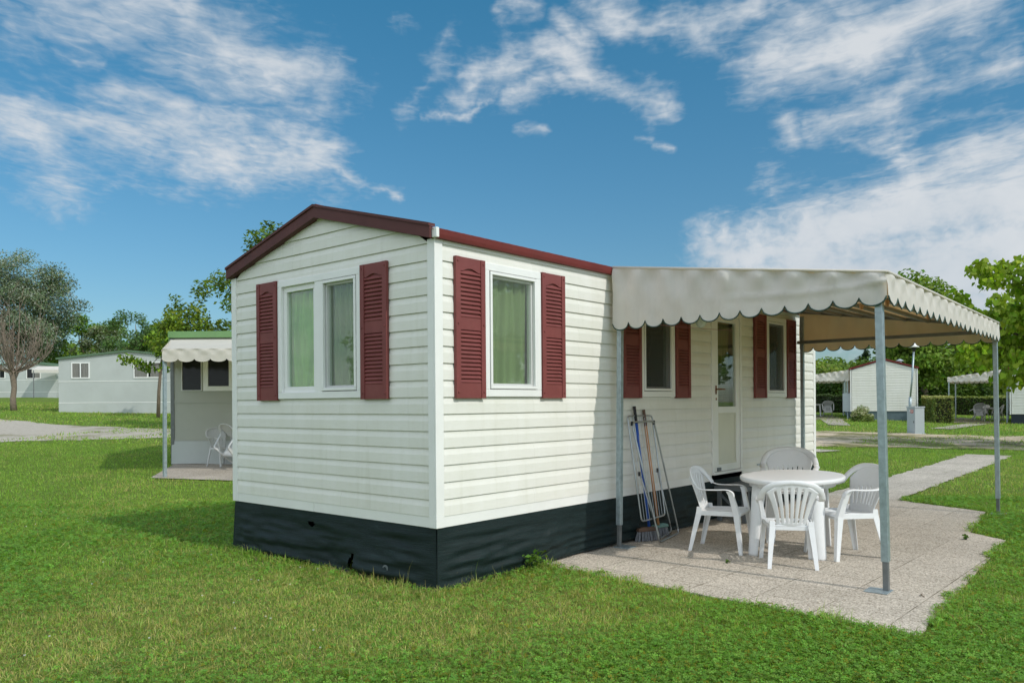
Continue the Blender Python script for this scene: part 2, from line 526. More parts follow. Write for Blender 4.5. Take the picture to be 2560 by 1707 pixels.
# ------------------------------------------------------------------ setting: ground sheet, patio, paths, road
def ground():
    ss = np.concatenate([np.linspace(-60, 0, 14, endpoint=False), np.linspace(0, 60, 100, endpoint=False), np.linspace(60, 100, 24, endpoint=False), np.linspace(100, 900, 20)])
    rr = np.concatenate([np.linspace(-700, -60, 16, endpoint=False), np.linspace(-60, 60, 130, endpoint=False), np.linspace(60, 700, 17)])
    S, Q = np.meshgrid(ss, rr, indexing='ij')
    X = CAM[0] + F2[0] * S + R2[0] * Q; Y = CAM[1] + F2[1] * S + R2[1] * Q
    z = zg(X, Y) - .012 + .009 * (fbm(X + 300, Y + 300, .8, 3) - .5)
    V = np.stack([X, Y, z], -1).reshape(-1, 3)
    n, m = S.shape
    idx = np.arange(n * m).reshape(n, m)
    f = np.stack([idx[:-1, :-1], idx[1:, :-1], idx[1:, 1:], idx[:-1, 1:]], -1).reshape(-1, 4)
    o = link_mesh('ground', np_mesh('ground', V, [f], smooth=True), M['ground'])
    tag(o, kind='structure')


ground()


def wobble_poly(pts, step=.12, amp=.035, seed=0):
    out = []; rg = random.Random(seed)
    for (a, b) in zip(pts, pts[1:] + pts[:1]):
        L = math.dist(a, b); n = max(1, int(L / step))
        for i in range(n):
            t = i / n
            out.append((a[0] + (b[0] - a[0]) * t + rg.uniform(-amp, amp) * (i > 0), a[1] + (b[1] - a[1]) * t + rg.uniform(-amp, amp) * (i > 0)))
    return out


PATIO = [(1.34, .35), (1.02, -3.24), (3.1, -3.15), (5.27, -3.05), (5.60, -2.66), (7.55, -2.47), (8.2, -1.22), (8.2, .35)]
PATH = [(8.2, -1.2), (13.0, -1.16), (19.1, -1.06), (19.0, -.05), (13, -.12), (8.2, -.12)]


def slab(name, pts, top, depth, mat):
    mb = MB(); n = len(pts)
    mb.prism([(x, y, top - depth) for x, y in pts], (0, 0, depth))
    o = mb.build(name, mat)
    return tag(o, kind='structure')


slab('patio', wobble_poly(PATIO, .1, .006, 1), 0.0, .06, M['patio'])


def strip(name, a, b, mat, n=24, w=4, dz=.012, amp=0.0, seed=0):
    """draped strip between two polylines"""
    def res(pl):
        pl = np.array(pl, float); d = np.r_[0, np.cumsum(np.hypot(*np.diff(pl, axis=0).T))]
        t = np.linspace(0, d[-1], n + 1)
        return np.stack([np.interp(t, d, pl[:, 0]), np.interp(t, d, pl[:, 1])], 1)
    A, B = res(a), res(b); rg = np.random.default_rng(seed)
    if amp: A = A + rg.normal(0, amp, A.shape); B = B + rg.normal(0, amp, B.shape)
    mb = MB(); V = []
    for i in range(n + 1):
        for k in range(w + 1):
            p = A[i] + (B[i] - A[i]) * k / w
            V.append((p[0], p[1], Z(p[0], p[1]) + dz))
    F_ = [(i * (w + 1) + k, (i + 1) * (w + 1) + k, (i + 1) * (w + 1) + k + 1, i * (w + 1) + k + 1) for i in range(n) for k in range(w)]
    mb.add(V, F_)
    return tag(mb.build(name, mat), kind='structure')


strip('path', [(8.21, -1.2), (13, -1.16), (19.1, -1.06)], [(8.21, -.12), (13, -.12), (19.0, -.05)], M['path'], 60, 4, .0, .025, 2)
ROAD_N = [(-1, 28), (1.5, 24.8), (3.9, 23.4), (6, 22.3), (8, 21.3), (12, 19.4), (18, 17)]
ROAD_F = [(0, 44), (5, 39), (7.7, 36.2), (7.9, 30.4), (9.9, 25.3), (14, 23), (20, 20.5)]
strip('gravel_road', ROAD_N, ROAD_F, M['gravel'], 70, 8, -.004, .12, 3)
TRK_N = [(14, 9.5), (17.5, 5.6), (19.1, 3.9), (20.1, 2.35), (21.5, -.5), (25, -7)]
TRK_F = [(22, 15), (26, 9), (27.3, 6.8), (28.2, 4.7), (29.0, 1), (32, -7)]
strip('dirt_track', TRK_N, TRK_F, M['track'], 60, 8, .008, .2, 4)
strip('path', [(38.8, 10.7), (32.8, 8.2)], [(39.5, 9.8), (32.9, 7.25)], M['farslab'], 10, 2, .02)
strip('path', [(33.1, 4.06), (40.4, 3.98)], [(33.3, 3.26), (40.3, 3.14)], M['farslab'], 10, 2, .02)
strip('path', [(17.2, 3.7), (18.0, 3.5)], [(17.0, 3.0), (17.9, 2.75)], M['path'], 4, 2, .02)
strip('patio', [(38.3, 10.9), (39.6, 9.6), (45.0, 12.2)], [(36.9, 14.0), (38.2, 14.2), (43.5, 16.6)], M['shadeslab'], 8, 4, .02)
strip('patio', [(40.4, 5.6), (41.9, 2.6)], [(48.3, 8.6), (49.6, 5.9)], M['shadeslab'], 8, 4, .02)
LPAT = [(2.86, 11.1), (3.66, 9.30), (6.6, 11.2), (4.75, 13.75)]
strip('patio', [LPAT[0], LPAT[3]], [LPAT[1], LPAT[2]], M['farslab'], 24, 12, .012)

# ------------------------------------------------------------------ building pieces
LAP = .136


def lap_wall(mb, fr, z0, rows, spans, out=.016):
    """clapboards on a wall frame; spans(row, z) -> [(u0, u1), ...] per board at that height"""
    o, u, n = fr
    P = lambda a, b, z: (o[0] + u[0] * a + n[0] * b, o[1] + u[1] * a + n[1] * b, o[2] + z)
    prof = [(0.0, .001), (0.0, out), (.080, out - .001), (LAP, .002)]
    for k in range(rows):
        zb = z0 + k * LAP
        segs = [spans(k, zb + dz) for dz, _ in prof]
        for i in range(min(len(s) for s in segs)):
            vs = []
            for (dz, nn), s in zip(prof, segs):
                vs += [P(s[i][0], nn, zb + dz), P(s[i][1], nn, zb + dz)]
            mb.add(vs, [(0, 1, 3, 2), (2, 3, 5, 4), (4, 5, 7, 6), (0, 2, 4, 6), (1, 7, 5, 3)])


def shutter(parent, fr, u0, u1, z0=1.512, z1=2.662, n0=.018):
    mb = MB(); w = u1 - u0; st = .052
    mb.fbox(fr, u0 + .004, u1 - .004, n0, n0 + .008, z0 + .004, z1 - .004)
    for a, b in ((u0, u0 + st), (u1 - st, u1)): mb.fbox(fr, a, b, n0, n0 + .030, z0, z1)
    a, b = u0 + st, u1 - st
    zm0, zm1 = z0 + .560, z0 + .660
    zl0, zt0 = z0 + .125, z1 - .085
    for c, d in ((z0, zl0), (zm0, zm1), (zt0, z1)): mb.fbox(fr, a, b, n0, n0 + .024, c, d)
    # arched head of the upper louvre field
    o, u, n = fr
    P = lambda a_, b_, z: (o[0] + u[0] * a_ + n[0] * b_, o[1] + u[1] * a_ + n[1] * b_, o[2] + z)
    mid, rad = (a + b) / 2, (b - a) / 2
    pts = []
    for i in range(13):
        t = i / 12; x = a + (b - a) * t
        zz = zt0 - .028 + .026 * max(0, math.sin(math.pi * max(0, min(1, (t - .12) / .76))))
        pts.append((x, zz))
    for (x0, q0), (x1, q1) in zip(pts, pts[1:]):
        mb.add([P(x0, n0 + .0235, q0), P(x1, n0 + .0235, q1), P(x1, n0 + .0235, zt0 + .001), P(x0, n0 + .0235, zt0 + .001),
                P(x0, n0 + .006, q0), P(x1, n0 + .006, q1), P(x1, n0 + .006, zt0 + .001), P(x0, n0 + .006, zt0 + .001)],
               [(0, 1, 2, 3), (0, 4, 5, 1), (4, 7, 6, 5)])
    def louvres(za, zb):
        k = int(round((zb - za) / .0335)); h = (zb - za) / k
        for i in range(k):
            q = za + i * h
            vs = []
            for x in (a, b):
                vs += [P(x, n0 + .024, q + h * .08), P(x, n0 + .026, q + h * .30), P(x, n0 + .009, q + h * 1.02), P(x, n0 + .009, q + h * .2)]
            mb.add(vs, [(0, 4, 5, 1), (1, 5, 6, 2), (0, 3, 7, 4), (0, 1, 2, 3), (4, 7, 6, 5)])
    louvres(zl0, zm0); louvres(zm1, zt0 - .02)
    for x in (u0 + .024, u1 - .024):
        for z in (z0 + .05, (zm0 + zm1) / 2, z1 - .035):
            c = P(x, n0 + .0295, z); d = P(x, n0 + .036, z)
            mb.tube([c, d], .008, 8)
    return mb.build('shutter', M['shutter'], parent)


def frame_ring(mb, fr, u0, u1, z0, z1, w, n0, n1, mi=0):
    mb.fbox(fr, u0, u1, n0, n1, z0, z0 + w, mi); mb.fbox(fr, u0, u1, n0, n1, z1 - w, z1, mi)
    mb.fbox(fr, u0, u0 + w, n0, n1, z0 + w, z1 - w, mi); mb.fbox(fr, u1 - w, u1, n0, n1, z0 + w, z1 - w, mi)


def curtain(parent, fr, u0, u1, z0, z1, n, mat, folds=9, amp=.018, wav=.0):
    o, u, nn = fr
    def fn(a, b):
        ph = folds * 2 * math.pi * a + .8 * math.sin(5 * a + 2 * b)
        uu = u0 + (u1 - u0) * a + wav * math.sin(2.2 * b * math.pi + 7 * a) * (1 - a) * 1.5
        k = n + amp * math.sin(ph) + amp * .5 * math.sin(ph * .43 + 1.3)
        return (o[0] + u[0] * uu + nn[0] * k, o[1] + u[1] * uu + nn[1] * k, o[2] + z0 + (z1 - z0) * b)
    return MB().grid(fn, folds * 10, 10).build('curtain', mat, parent, smooth=True)


def window(parent, fr, u0, u1, z0, z1, lights, cas=.062):
    """casing with one or more lights: (u0, u1, z0, z1, screen, curtain spec or None)"""
    mb = MB()
    frame_ring(mb, fr, u0, u1, z0, z1, cas, .001, .034)
    iu0, iu1, iz0, iz1 = u0 + cas, u1 - cas, z0 + cas, z1 - cas
    for a, b in zip(lights, lights[1:]): mb.fbox(fr, a[1] + .0, b[0] - .0, -.02, .030, iz0, iz1)
    # reveal going into the wall
    frame_ring(mb, fr, iu0 - .012, iu1 + .012, iz0 - .012, iz1 + .012, .012, -.09, .0)
    w = mb.build('window', M['pvc'], parent, bevel=.004)
    for (a, b, screen, cur) in lights:
        s = MB(); frame_ring(s, fr, a, b, iz0, iz1, .052, -.045, .006)
        s.build('sash', M['pvc'], w, bevel=.004)
        g = MB(); g.fbox(fr, a + .05, b - .05, -.024, -.020, iz0 + .05, iz1 - .05)
        g.build('pane', M['glass'], w)
        if screen:
            k = MB(); frame_ring(k, fr, a + .000, b - .000, iz0 + .000, iz1 - .000, .012, .007, .014); k.build('dark_gap', M['black'], w)  # black ring standing in for the shaded gap round the screen
            k = MB(); frame_ring(k, fr, a + .007, b - .007, iz0 + .006, iz1 - .006, .026, .009, .040)
            k.build('screen_frame', M['pvc'], w, bevel=.003)
            k = MB(); o, u, n = fr
            P = lambda x, nn, z: (o[0] + u[0] * x + n[0] * nn, o[1] + u[1] * x + n[1] * nn, o[2] + z)
            c, d, e, f_ = a + .03, b - .03, iz0 + .028, iz1 - .028
            k.add([P(c, .02, e), P(d, .02, e), P(d, .02, f_), P(c, .02, f_)], [(0, 1, 2, 3)])
            k.build('fly_screen', M[screen], w)
        if cur: curtain(w, fr, cur[0], cur[1], iz0 - .004, iz1 + .004, -.07, M[cur[2]], cur[3], cur[4], cur[5])
    return w


# ------------------------------------------------------------------ the mobile home
HL, HW = 8.24, 2.99
ZB, ZE, ZR = .483, 2.775, 3.17       # siding foot, eave, underside of ridge
home = thing('mobile_home', 'white clapboard mobile home with dark red shutters, red roof and dark green net skirt', 'mobile home')
GF = ((0, 0, 0), (0, 1, 0), (-1, 0, 0))          # gable frame
SF = ((0, 0, 0), (1, 0, 0), (0, -1, 0))          # long side frame
BF = ((HL, 0, 0), (0, 1, 0), (1, 0, 0))
NF = ((0, HW, 0), (1, 0, 0), (0, 1, 0))
Z0 = .571


def gable_spans(holes):
    def f(k, z):
        ez = ZE + .02
        if z <= ez: a, b = .055, HW - .055
        else:
            t = min(1, (z - ez) / (ZR - ez)); a = .055 + (HW / 2 - .055) * t; b = HW - a
            if b - a < .02: a, b = HW / 2 - .01, HW / 2 + .01
        out = []; p = a
        if 7 <= k <= 14:
            for h0, h1 in holes: out.append((p, h0)); p = h1
        out.append((p, b))
        return out
    return f


def side_spans(holes, doors, L):
    def f(k, z):
        hs = sorted(([*holes] if 7 <= k <= 14 else []) + ([*doors] if k <= 14 else []))
        out = []; p = .055
        for h0, h1 in hs: out.append((p, h0)); p = h1
        out.append((p, L - .055)); return out
    return f


w = MB()
lap_wall(w, GF, Z0, 20, gable_spans([(.93, 2.10)]))
lap_wall(w, SF, Z0, 16, side_spans([(.60, 1.26), (3.08, 3.72), (6.38, 7.00)], [(4.74, 5.53)], HL))
lap_wall(w, BF, Z0, 20, gable_spans([]))
lap_wall(w, NF, Z0, 16, side_spans([], [], HL))
w.build('wall', M['siding'], home)
# lining of the rooms behind the openings
w = MB(); a = .10
w.add([(a, a, .6), (HL - a, a, .6), (HL - a, HW - a, .6), (a, HW - a, .6), (a, a, 2.74), (HL - a, a, 2.74), (HL - a, HW - a, 2.74), (a, HW - a, 2.74)],
      [(0, 1, 2, 3), (4, 7, 6, 5), (3, 2, 6, 7), (1, 5, 6, 2)])
for fr, spans, zz in ((GF, [(.08, .90), (2.13, HW - .08)], (.6, 2.74)), (SF, [(.08, .57), (1.29, 3.05), (3.75, 4.70), (5.57, 6.35), (7.03, HL - .1)], (.6, 2.74))):
    o, u, n = fr
    for s0, s1 in spans:
        w.fbox(fr, s0, s1, -.10, -.098, zz[0], zz[1])
w.fbox(GF, .9, 2.13, -.10, -.098, .6, 1.57); w.fbox(GF, .9, 2.13, -.10, -.098, 2.61, 2.74)
for s0, s1 in ((.57, 1.29), (3.05, 3.75), (6.35, 7.03)):
    w.fbox(SF, s0, s1, -.10, -.098, .6, 1.57); w.fbox(SF, s0, s1, -.10, -.098, 2.61, 2.74)
w.build('room_lining', M['interior'], home)
# corner posts and the base band
for cx, cy, sx, sy in ((0, 0, 1, 1), (0, HW, 1, -1), (HL, 0, -1, 1), (HL, HW, -1, -1)):
    w = MB()
    x0, x1 = sorted((cx - sx * .022, cx + sx * .066)); y0, y1 = sorted((cy - sy * .022, cy - sy * .002))
    w.box(x0, x1, y0, y1, ZB, ZE + .0)
    x0, x1 = sorted((cx - sx * .022, cx - sx * .002)); y0, y1 = sorted((cy - sy * .002, cy + sy * .066))
    w.box(x0, x1, y0, y1, ZB, ZE + .0)
    w.build('corner_trim', M['trim'], home, bevel=.004)
for fr, L in ((GF, HW), (SF, HL), (BF, HW), (NF, HL)):
    w = MB()
    if fr is SF:
        w.fbox(fr, .068, 4.70, .001, .012, ZB, Z0 + .001); w.fbox(fr, 5.58, L - .068, .001, .012, ZB, Z0 + .001)
    elif fr is GF:
        w.fbox(fr, .068, 1.612, .001, .012, ZB, Z0 + .001); w.fbox(fr, 1.615, L - .068, .001, .0125, ZB, Z0 + .001)
    else: w.fbox(fr, .068, L - .068, .001, .012, ZB, Z0 + .001)
    w.build('base_trim', M['trim'], home, bevel=.002)
# roof: pressed tile sheet on two slopes, barge boards, soffits, gutters
RIDGE, EAVE = 3.262, 2.868
OX0, OX1 = -.06, HL + .06
w = MB()
for sgn in (0, 1):
    def rf(a, b, sgn=sgn):
        x = OX0 + (OX1 - OX0) * a
        d = 1.545 * b                      # run from the ridge
        z = RIDGE - .02 - (RIDGE - EAVE + .02) * b
        z += .017 * (.5 + .5 * math.cos(2 * math.pi * x / .19)) + .012 * ((b * 4.2) % 1.0)
        y = HW / 2 + (d if sgn else -d)
        return (x, y, z)
    w.grid(rf, 344, 17)
roof = w.build('roof', M['roof_red'], home, smooth=False)
w = MB(); w.tube([(OX0, HW / 2, RIDGE - .02), (OX1, HW / 2, RIDGE - .02)], .05, 8)
w.build('ridge_cap', M['roof_red'], roof)
for x0, x1, nm in ((-.078, -.058, 0), (HL + .058, HL + .078, 1)):
    w = MB()
    for s in (0, 1):
        y = lambda v: v if not s else HW - v
        pts = [(x0, y(-.026), 2.768), (x0, y(HW / 2), 3.165), (x0, y(HW / 2), 3.276), (x0, y(-.026), 2.876)]
        w.prism(pts, (x1 - x0, 0, 0))
        pts = [(x0 - .012, y(-.028), 2.862), (x0 - .012, y(HW / 2), 3.262), (x0 - .012, y(HW / 2), 3.285), (x0 - .012, y(-.028), 2.885)]
        w.prism(pts, (x1 - x0 + .05, 0, 0))
    w.build('barge_board', M['barge'], home)
    w = MB()
    for s in (0, 1):
        y = lambda v: v if not s else HW - v
        xa, xb = (x1 + .001, -.001) if nm == 0 else (HL + .001, x0 - .001)
        pts = [(xa, y(-.01), 2.770), (xa, y(HW / 2), 3.166), (xa, y(HW / 2), 3.176), (xa, y(-.01), 2.780)]
        w.prism(pts, (xb - xa, 0, 0))
    w.build('soffit', M['barge'], home)
for s in (0, 1):
    w = MB()
    y = (lambda v: -v) if not s else (lambda v: HW + v)
    prof = [(.018, 2.772), (.062, 2.772), (.070, 2.80), (.074, 2.838), (.066, 2.838), (.060, 2.80), (.022, 2.785), (.022, 2.86), (.018, 2.86)]
    w.prism([(-.02, y(a), b) for a, b in prof], (HL + .04, 0, 0))
    g = w.build('gutter', M['roof_red'], home)
    for xx in (-.052, HL + .0215):
        w = MB(); w.box(xx, xx + .031, min(y(.02), y(.078)), max(y(.02), y(.078)), 2.772, 2.850)
        w.build('end_cap', M['trim'], g, bevel=.005)
# fascia line under the side eave
w = MB(); w.fbox(SF, .0, HL, .003, .017, 2.742, 2.772); w.build('eave_trim', M['trim'], home)

# windows, shutters
window(home, GF, .885, 2.150, 1.525, 2.656, [(.947, 1.452, 'screen', (.93, 1.50, 'curtain', 7, .015, .02)), (1.556, 2.088, None, (1.62, 2.12, 'curtain_bright', 6, .02, .04))])
for a, b in ((.535, .880), (2.155, 2.500)): shutter(home, GF, a, b)
window(home, SF, .545, 1.305, 1.525, 2.656, [(.607, 1.243, 'screen', (.66, 1.19, 'curtain', 5, .018, .012))])
window(home, SF, 3.03, 3.77, 1.525, 2.656, [(3.092, 3.708, 'screen_dark', None)])
window(home, SF, 6.33, 7.06, 1.525, 2.656, [(6.392, 6.998, 'screen_dark', None)])
for a, b in ((.19, .54), (1.31, 1.655), (2.665, 3.025), (3.775, 4.12), (5.94, 6.325), (7.065, 7.405)): shutter(home, SF, a, b)

# door
D0, D1, DZ0, DZ1 = 4.70, 5.56, .585, 2.61
w = MB()
w.fbox(SF, D0, D0 + .055, -.06, .030, DZ0, DZ1); w.fbox(SF, D1 - .055, D1, -.06, .030, DZ0, DZ1)
w.fbox(SF, D0 + .055, D1 - .055, -.06, .030, DZ1 - .06, DZ1); w.fbox(SF, D0, D1, -.06, .05, DZ0 - .03, DZ0 + .004)
w.build('door_frame', M['pvc'], home, bevel=.004)
w = MB(); a, b = D0 + .058, D1 - .058
w.fbox(SF, a, a + .125, -.03, .018, DZ0 + .008, DZ1 - .063); w.fbox(SF, b - .105, b, -.03, .018, DZ0 + .008, DZ1 - .063)
for c, d in ((DZ0 + .008, .675), (1.325, 1.405), (2.478, DZ1 - .063)): w.fbox(SF, a + .125, b - .105, -.03, .018, c, d)
door = w.build('door', M['pvc'], home, bevel=.004)
w = MB(); w.fbox(SF, a + .125, b - .105, -.02, .004, .675, 1.325); frame_ring(w, SF, a + .125, b - .105, .675, 1.325, .022, .0045, .013)
w.build('door_panel', M['cream'], door, bevel=.003)
w = MB(); w.fbox(SF, a + .12, b - .10, -.006, -.002, 1.40, 2.482); w.build('pane', M['glass'], door)
w = MB(); w.fbox(SF, 4.800, 4.832, .019, .026, 1.56, 1.67)
w.tube([(4.816, -.026, 1.622), (4.816, -.066, 1.622), (4.85, -.072, 1.623), (4.96, -.070, 1.622)], .010, 8)
w.fbox(SF, 4.808, 4.826, .019, .027, 1.485, 1.515)
w.build('handle', M['brass'], door, smooth=False, bevel=.003)
curtain(door, SF, 4.84, 5.42, 1.95, 2.50, -.10, M['curtain_yellow'], 7, .014)
w = MB()
for i in range(22): w.fbox(SF, 4.88, 5.42, -.095 - .01 * (i % 2), -.088, 1.41 + i * .024, 1.426 + i * .024)
w.build('blind', M['curtain_grey'], door)
# bulkhead lamp, vent, electric clip under the awning
w = MB(); rings = []
for (n_, r_) in ((.012, .105), (.045, .105), (.055, .100), (.085, .075), (.098, .03), (.10, .002)):
    rings.append([(4.40 + r_ * math.cos(t), -n_, 2.47 + r_ * math.sin(t)) for t in np.linspace(0, 2 * math.pi, 24, endpoint=False)])
w.loft(rings); w.build('wall_lamp', M['lamp_glass'], home, smooth=True)
w = MB(); w.fbox(SF, 6.03, 6.20, .014, .028, .59, .615); w.build('vent', M['cabinet'], home)
w = MB(); w.fbox(SF, 4.83, 4.93, .019, .030, .60, .64); w.build('door_stop', M['greyplastic'], home)


def skirt_net():
    w = MB()
    def side(p, q, nrm, L, seed):
        nu = int(L / .022); nv = 40
        def fn(a, b):
            u = a * L; z = (ZB - .004) * (1 - b); ext = .024 * b; ee = (-ext + a * (L + 2 * ext)) / L
            bl = fbm(np.array(u + seed), np.array(z * 2.2 + seed), 2.1, 3) - .45
            wr = fbm(np.array(u * .6 + seed * 3), np.array(z * 9 + seed), 2.4, 2) - .5
            k = .004 + b * .030 + b * min(1, 3 * (1 - b) + .35) * .17 * float(bl) + .030 * float(wr) * min(1, b * 3) + .010 * math.sin(z * 60 + 3 * math.sin(u * 2.3)) * max(0, float(bl) + .1) * 3 * b
            k += .0075 * b * math.sin(z * 75 - u * 5 + 9 * float(fbm(np.array(u * .5 + seed), np.array(z * 2 + seed), 2.0, 2))) * max(0.0, float(fbm(np.array(u + seed * 2), np.array(z * 1.5), 1.7, 2)) - .35) * 3
            zz = z + .012 + (0.03 * (float(fbm(np.array(u + 9.0 + seed), np.array(.5), 1.4, 3)) - .3) if b > .95 else 0)
            edge = max(0, min(1, u / .25, (L - u) / .25))
            k = .002 + b * .02 * (1 - edge) + k * edge
            return (p[0] + (q[0] - p[0]) * ee + nrm[0] * k, p[1] + (q[1] - p[1]) * ee + nrm[1] * k, zz - .03 * b * (nrm[0] < 0 or u < 1.4))
        def keep(i, j):
            if nrm[0] < 0:
                u, z = i / nu * L, (ZB) * (1 - j / nv)
                for (c, d, ru, rz) in ((1.646 + .25 * (z - .375), .372, .052, .024), (1.01, .08, .04, .11)):
                    if ((u - c) / ru) ** 2 + ((z - d) / rz) ** 2 < 1: return False
            return True
        w.grid(fn, nu, nv, keep=keep)
    e = -.004
    side((e, 0 + .0, 0), (e, HW, 0), (-1, 0), HW, 3.0)
    side((0, e, 0), (HL, e, 0), (0, -1), HL, 11.0)
    side((HL - e, 0, 0), (HL - e, HW, 0), (1, 0), HW, 23.0)
    side((0, HW - e, 0), (HL, HW - e, 0), (0, 1), HL, 31.0)
    w.build('skirt', M['net'], home, smooth=True)
    w = MB(); w.box(.12, HL - .12, .12, HW - .12, .30, ZB - .02)
    for x in (.7, 2.8, 5.2, 7.4):
        for y in (.6, HW - .6): w.box(x - .12, x + .12, y - .12, y + .12, -.03, .30)
    w.build('chassis', M['black'], home)
    w = MB()
    rings = [[(-.052 - d, .555 + r * math.cos(t), .10 + r * math.sin(t)) for t in np.linspace(0, 2 * math.pi, 16, endpoint=False)] for d, r in ((0, .034), (.012, .034), (.014, .022), (.006, .018), (.006, .001))]
    w.loft(rings); w.build('pipe_cap', M['greyplastic'], home)


skirt_net()
w = MB()
w.box(4.66, 5.56, -.48, -.06, .385, .43)
for i in range(7): w.box(4.68 + i * .125, 4.68 + i * .125 + .10, -.47, -.07, .4305, .436)
for x in (4.69, 5.49):
    for y in (-.45, -.13): w.box(x, x + .045, y, y + .045, 0, .385)
w.bar((4.71, -.43, .06), (4.71, -.11, .34), .02, .03); w.bar((5.51, -.43, .06), (5.51, -.11, .34), .02, .03)
step = w.build('door_step', M['greyplastic'], None, bevel=.006)
tag(step, 'dark grey plastic door step standing under the mobile home door behind the chairs', 'door step')

# ------------------------------------------------------------------ awning of the mobile home
AW = np.array([[2.43, -.075, 2.842], [7.46, -.075, 2.842], [7.41, -2.66, 2.446], [2.055, -2.79, 2.446]])   # wall left, wall right, front right, front left
VB = 2.262      # cusp height of the scallops


def canopy_pt(a, b):
    L = AW[0] * (1 - b) + AW[3] * b; Rr = AW[1] * (1 - b) + AW[2] * b
    p = L * (1 - a) + Rr * a
    p = p.copy(); p[2] -= .022 * math.sin(math.pi * min(1, max(0, a))) * math.sin(math.pi * b) * (1 + .5 * math.sin(9 * math.pi * a))
    return p


def valance(p, q, nrm, ztop0, ztop1, nsc, seed, depth=.068, wr=.012, zcusp=VB, flare=.01):
    """scalloped hanging edge from p to q (xy), top heights given"""
    nu = nsc * 10; nv = 14
    L = math.dist(p, q)
    def edge(a):
        t = (a * nsc) % 1.0
        return zcusp - depth * math.sqrt(max(0.0, math.sin(math.pi * t))) if 0 < a < 1 else zcusp - (.0 if a in (0, 1) else 0)
    def fn(a, b):
        zt = ztop0 + (ztop1 - ztop0) * a; ze = edge(a)
        z = zt + (ze - zt) * b
        u = a * L
        k = wr * (float(fbm(np.array(u * 1.3 + seed), np.array(z * 1.5 + seed), 2.6, 3)) - .5) * 2 * min(1, b * 4 + .1)
        k += wr * 1.9 * math.sin(u * 19 + seed) * max(0, 1 - b * 1.9) * min(1, b * 6)
        k += .022 * math.exp(-((u - (.80 if seed < 3 else 9) - .05 * b) / .035) ** 2) * min(1, b * 9) * max(0, 1 - b * 1.1) * (seed < 3)
        k += .018 * math.exp(-((z - 2.385 - .03 * math.sin(u * 2.2)) / .02) ** 2) * max(0, min(1, (u - 1.1) * 3)) * (seed < 3)
        k += flare * b + .006 * math.sin(2 * math.pi * nsc * a) * b
        return (p[0] + (q[0] - p[0]) * a + nrm[0] * k, p[1] + (q[1] - p[1]) * a + nrm[1] * k, z)
    mb = MB().grid(fn, nu, nv)
    path = [fn(i / nu, 1.0) for i in range(nu + 1)]
    return mb, path


awn = thing('awning', 'off-white scalloped canvas awning on galvanised posts beside the mobile home door', 'awning', (4.8, -1.4, 0))
OFF = (4.8, -1.4, 0)
w = MB().grid(lambda a, b: tuple(canopy_pt(a, b)), 60, 24)
w.build('canopy', M['canvas'], awn, smooth=True, offset=OFF)
for nm, p, q, n_, z0_, z1_, k_, sd in (('left', AW[0][:2], AW[3][:2], (-.993, -.12), AW[0][2], AW[3][2], 13, 1.7), ('front', AW[3][:2], AW[2][:2], (.02, -1), AW[3][2], AW[2][2], 21, 5.2),
                                     ('right', AW[2][:2], AW[1][:2], (1, 0), AW[2][2], AW[1][2], 13, 9.4)):
    mb, path = valance(p, q, n_, z0_, z1_, k_, sd, wr=.024 if nm == 'left' else .012)
    v = mb.build('valance', M['canvas'], awn, smooth=True, offset=OFF)
    MB().tube(path, .006, 5).build('piping', M['piping'], v, smooth=True, offset=OFF)
# beige inner lining of the roof and of the hanging edges
w = MB().grid(lambda a, b: tuple(canopy_pt(.004 + .992 * a, .004 + .990 * b) - np.array([0, 0, .008])), 40, 16)
w.build('lining', M['lining'], awn, smooth=True, offset=OFF)
for p, q, n_, z0_, z1_, k_, sd in ((AW[0][:2] + [.010, 0], AW[3][:2] + [.010, .01], (-.993, -.12), AW[0][2], AW[3][2], 13, 1.7), (AW[3][:2] + [.01, .010], AW[2][:2] + [-.01, .010], (.02, -1), AW[3][2], AW[2][2], 21, 5.2),
                               (AW[2][:2] + [-.010, .01], AW[1][:2] + [-.010, 0], (1, 0), AW[2][2], AW[1][2], 13, 9.4)):
    mb, path = valance(tuple(p), tuple(q), n_, z0_ - .012, z1_ - .012, k_, sd, wr=.024 if k_ == 13 and sd < 5 else .012, zcusp=VB + .004)
    mb.build('lining', M['lining'], awn, smooth=True, offset=OFF)
# seam roll along the top edges
w = MB()
for a_, b_ in ((0, 3), (3, 2), (2, 1), (0, 1)): w.tube([AW[a_], AW[b_]], .012, 6)
w.build('edge_seam', M['canvas'], awn, smooth=True, offset=OFF)
# frame
w = MB()
ins = .045
for a_ in (.015, .985):
    p, q = canopy_pt(a_, .01), canopy_pt(a_, .98)
    w.bar((p[0], p[1], p[2] - .05), (q[0], q[1], q[2] - .04), .04, .04)
for b_ in (.03, .14, .25, .36, .47, .58, .69, .80, .90, .975):
    p, q = canopy_pt(.015, b_), canopy_pt(.985, b_)
    w.bar((p[0], p[1], p[2] - .05), (q[0], q[1], q[2] - .05), .035, .04 if b_ not in (.03, .975) else .05)
p, q = canopy_pt(.985, .0), canopy_pt(.985, .98)
w.bar((p[0] - .01, p[1], 2.335), (q[0] - .01, q[1], 2.335), .035, .045)
p, q = canopy_pt(.02, .0), canopy_pt(.02, .98)
w.bar((p[0], p[1], 2.335), (q[0], q[1], 2.335), .035, .045)
p, q = canopy_pt(.015, .975), canopy_pt(.985, .975)
w.bar((p[0], p[1], 2.335), (q[0], q[1], 2.335), .035, .04)
w.build('frame', M['galv_dark'], awn, offset=OFF)
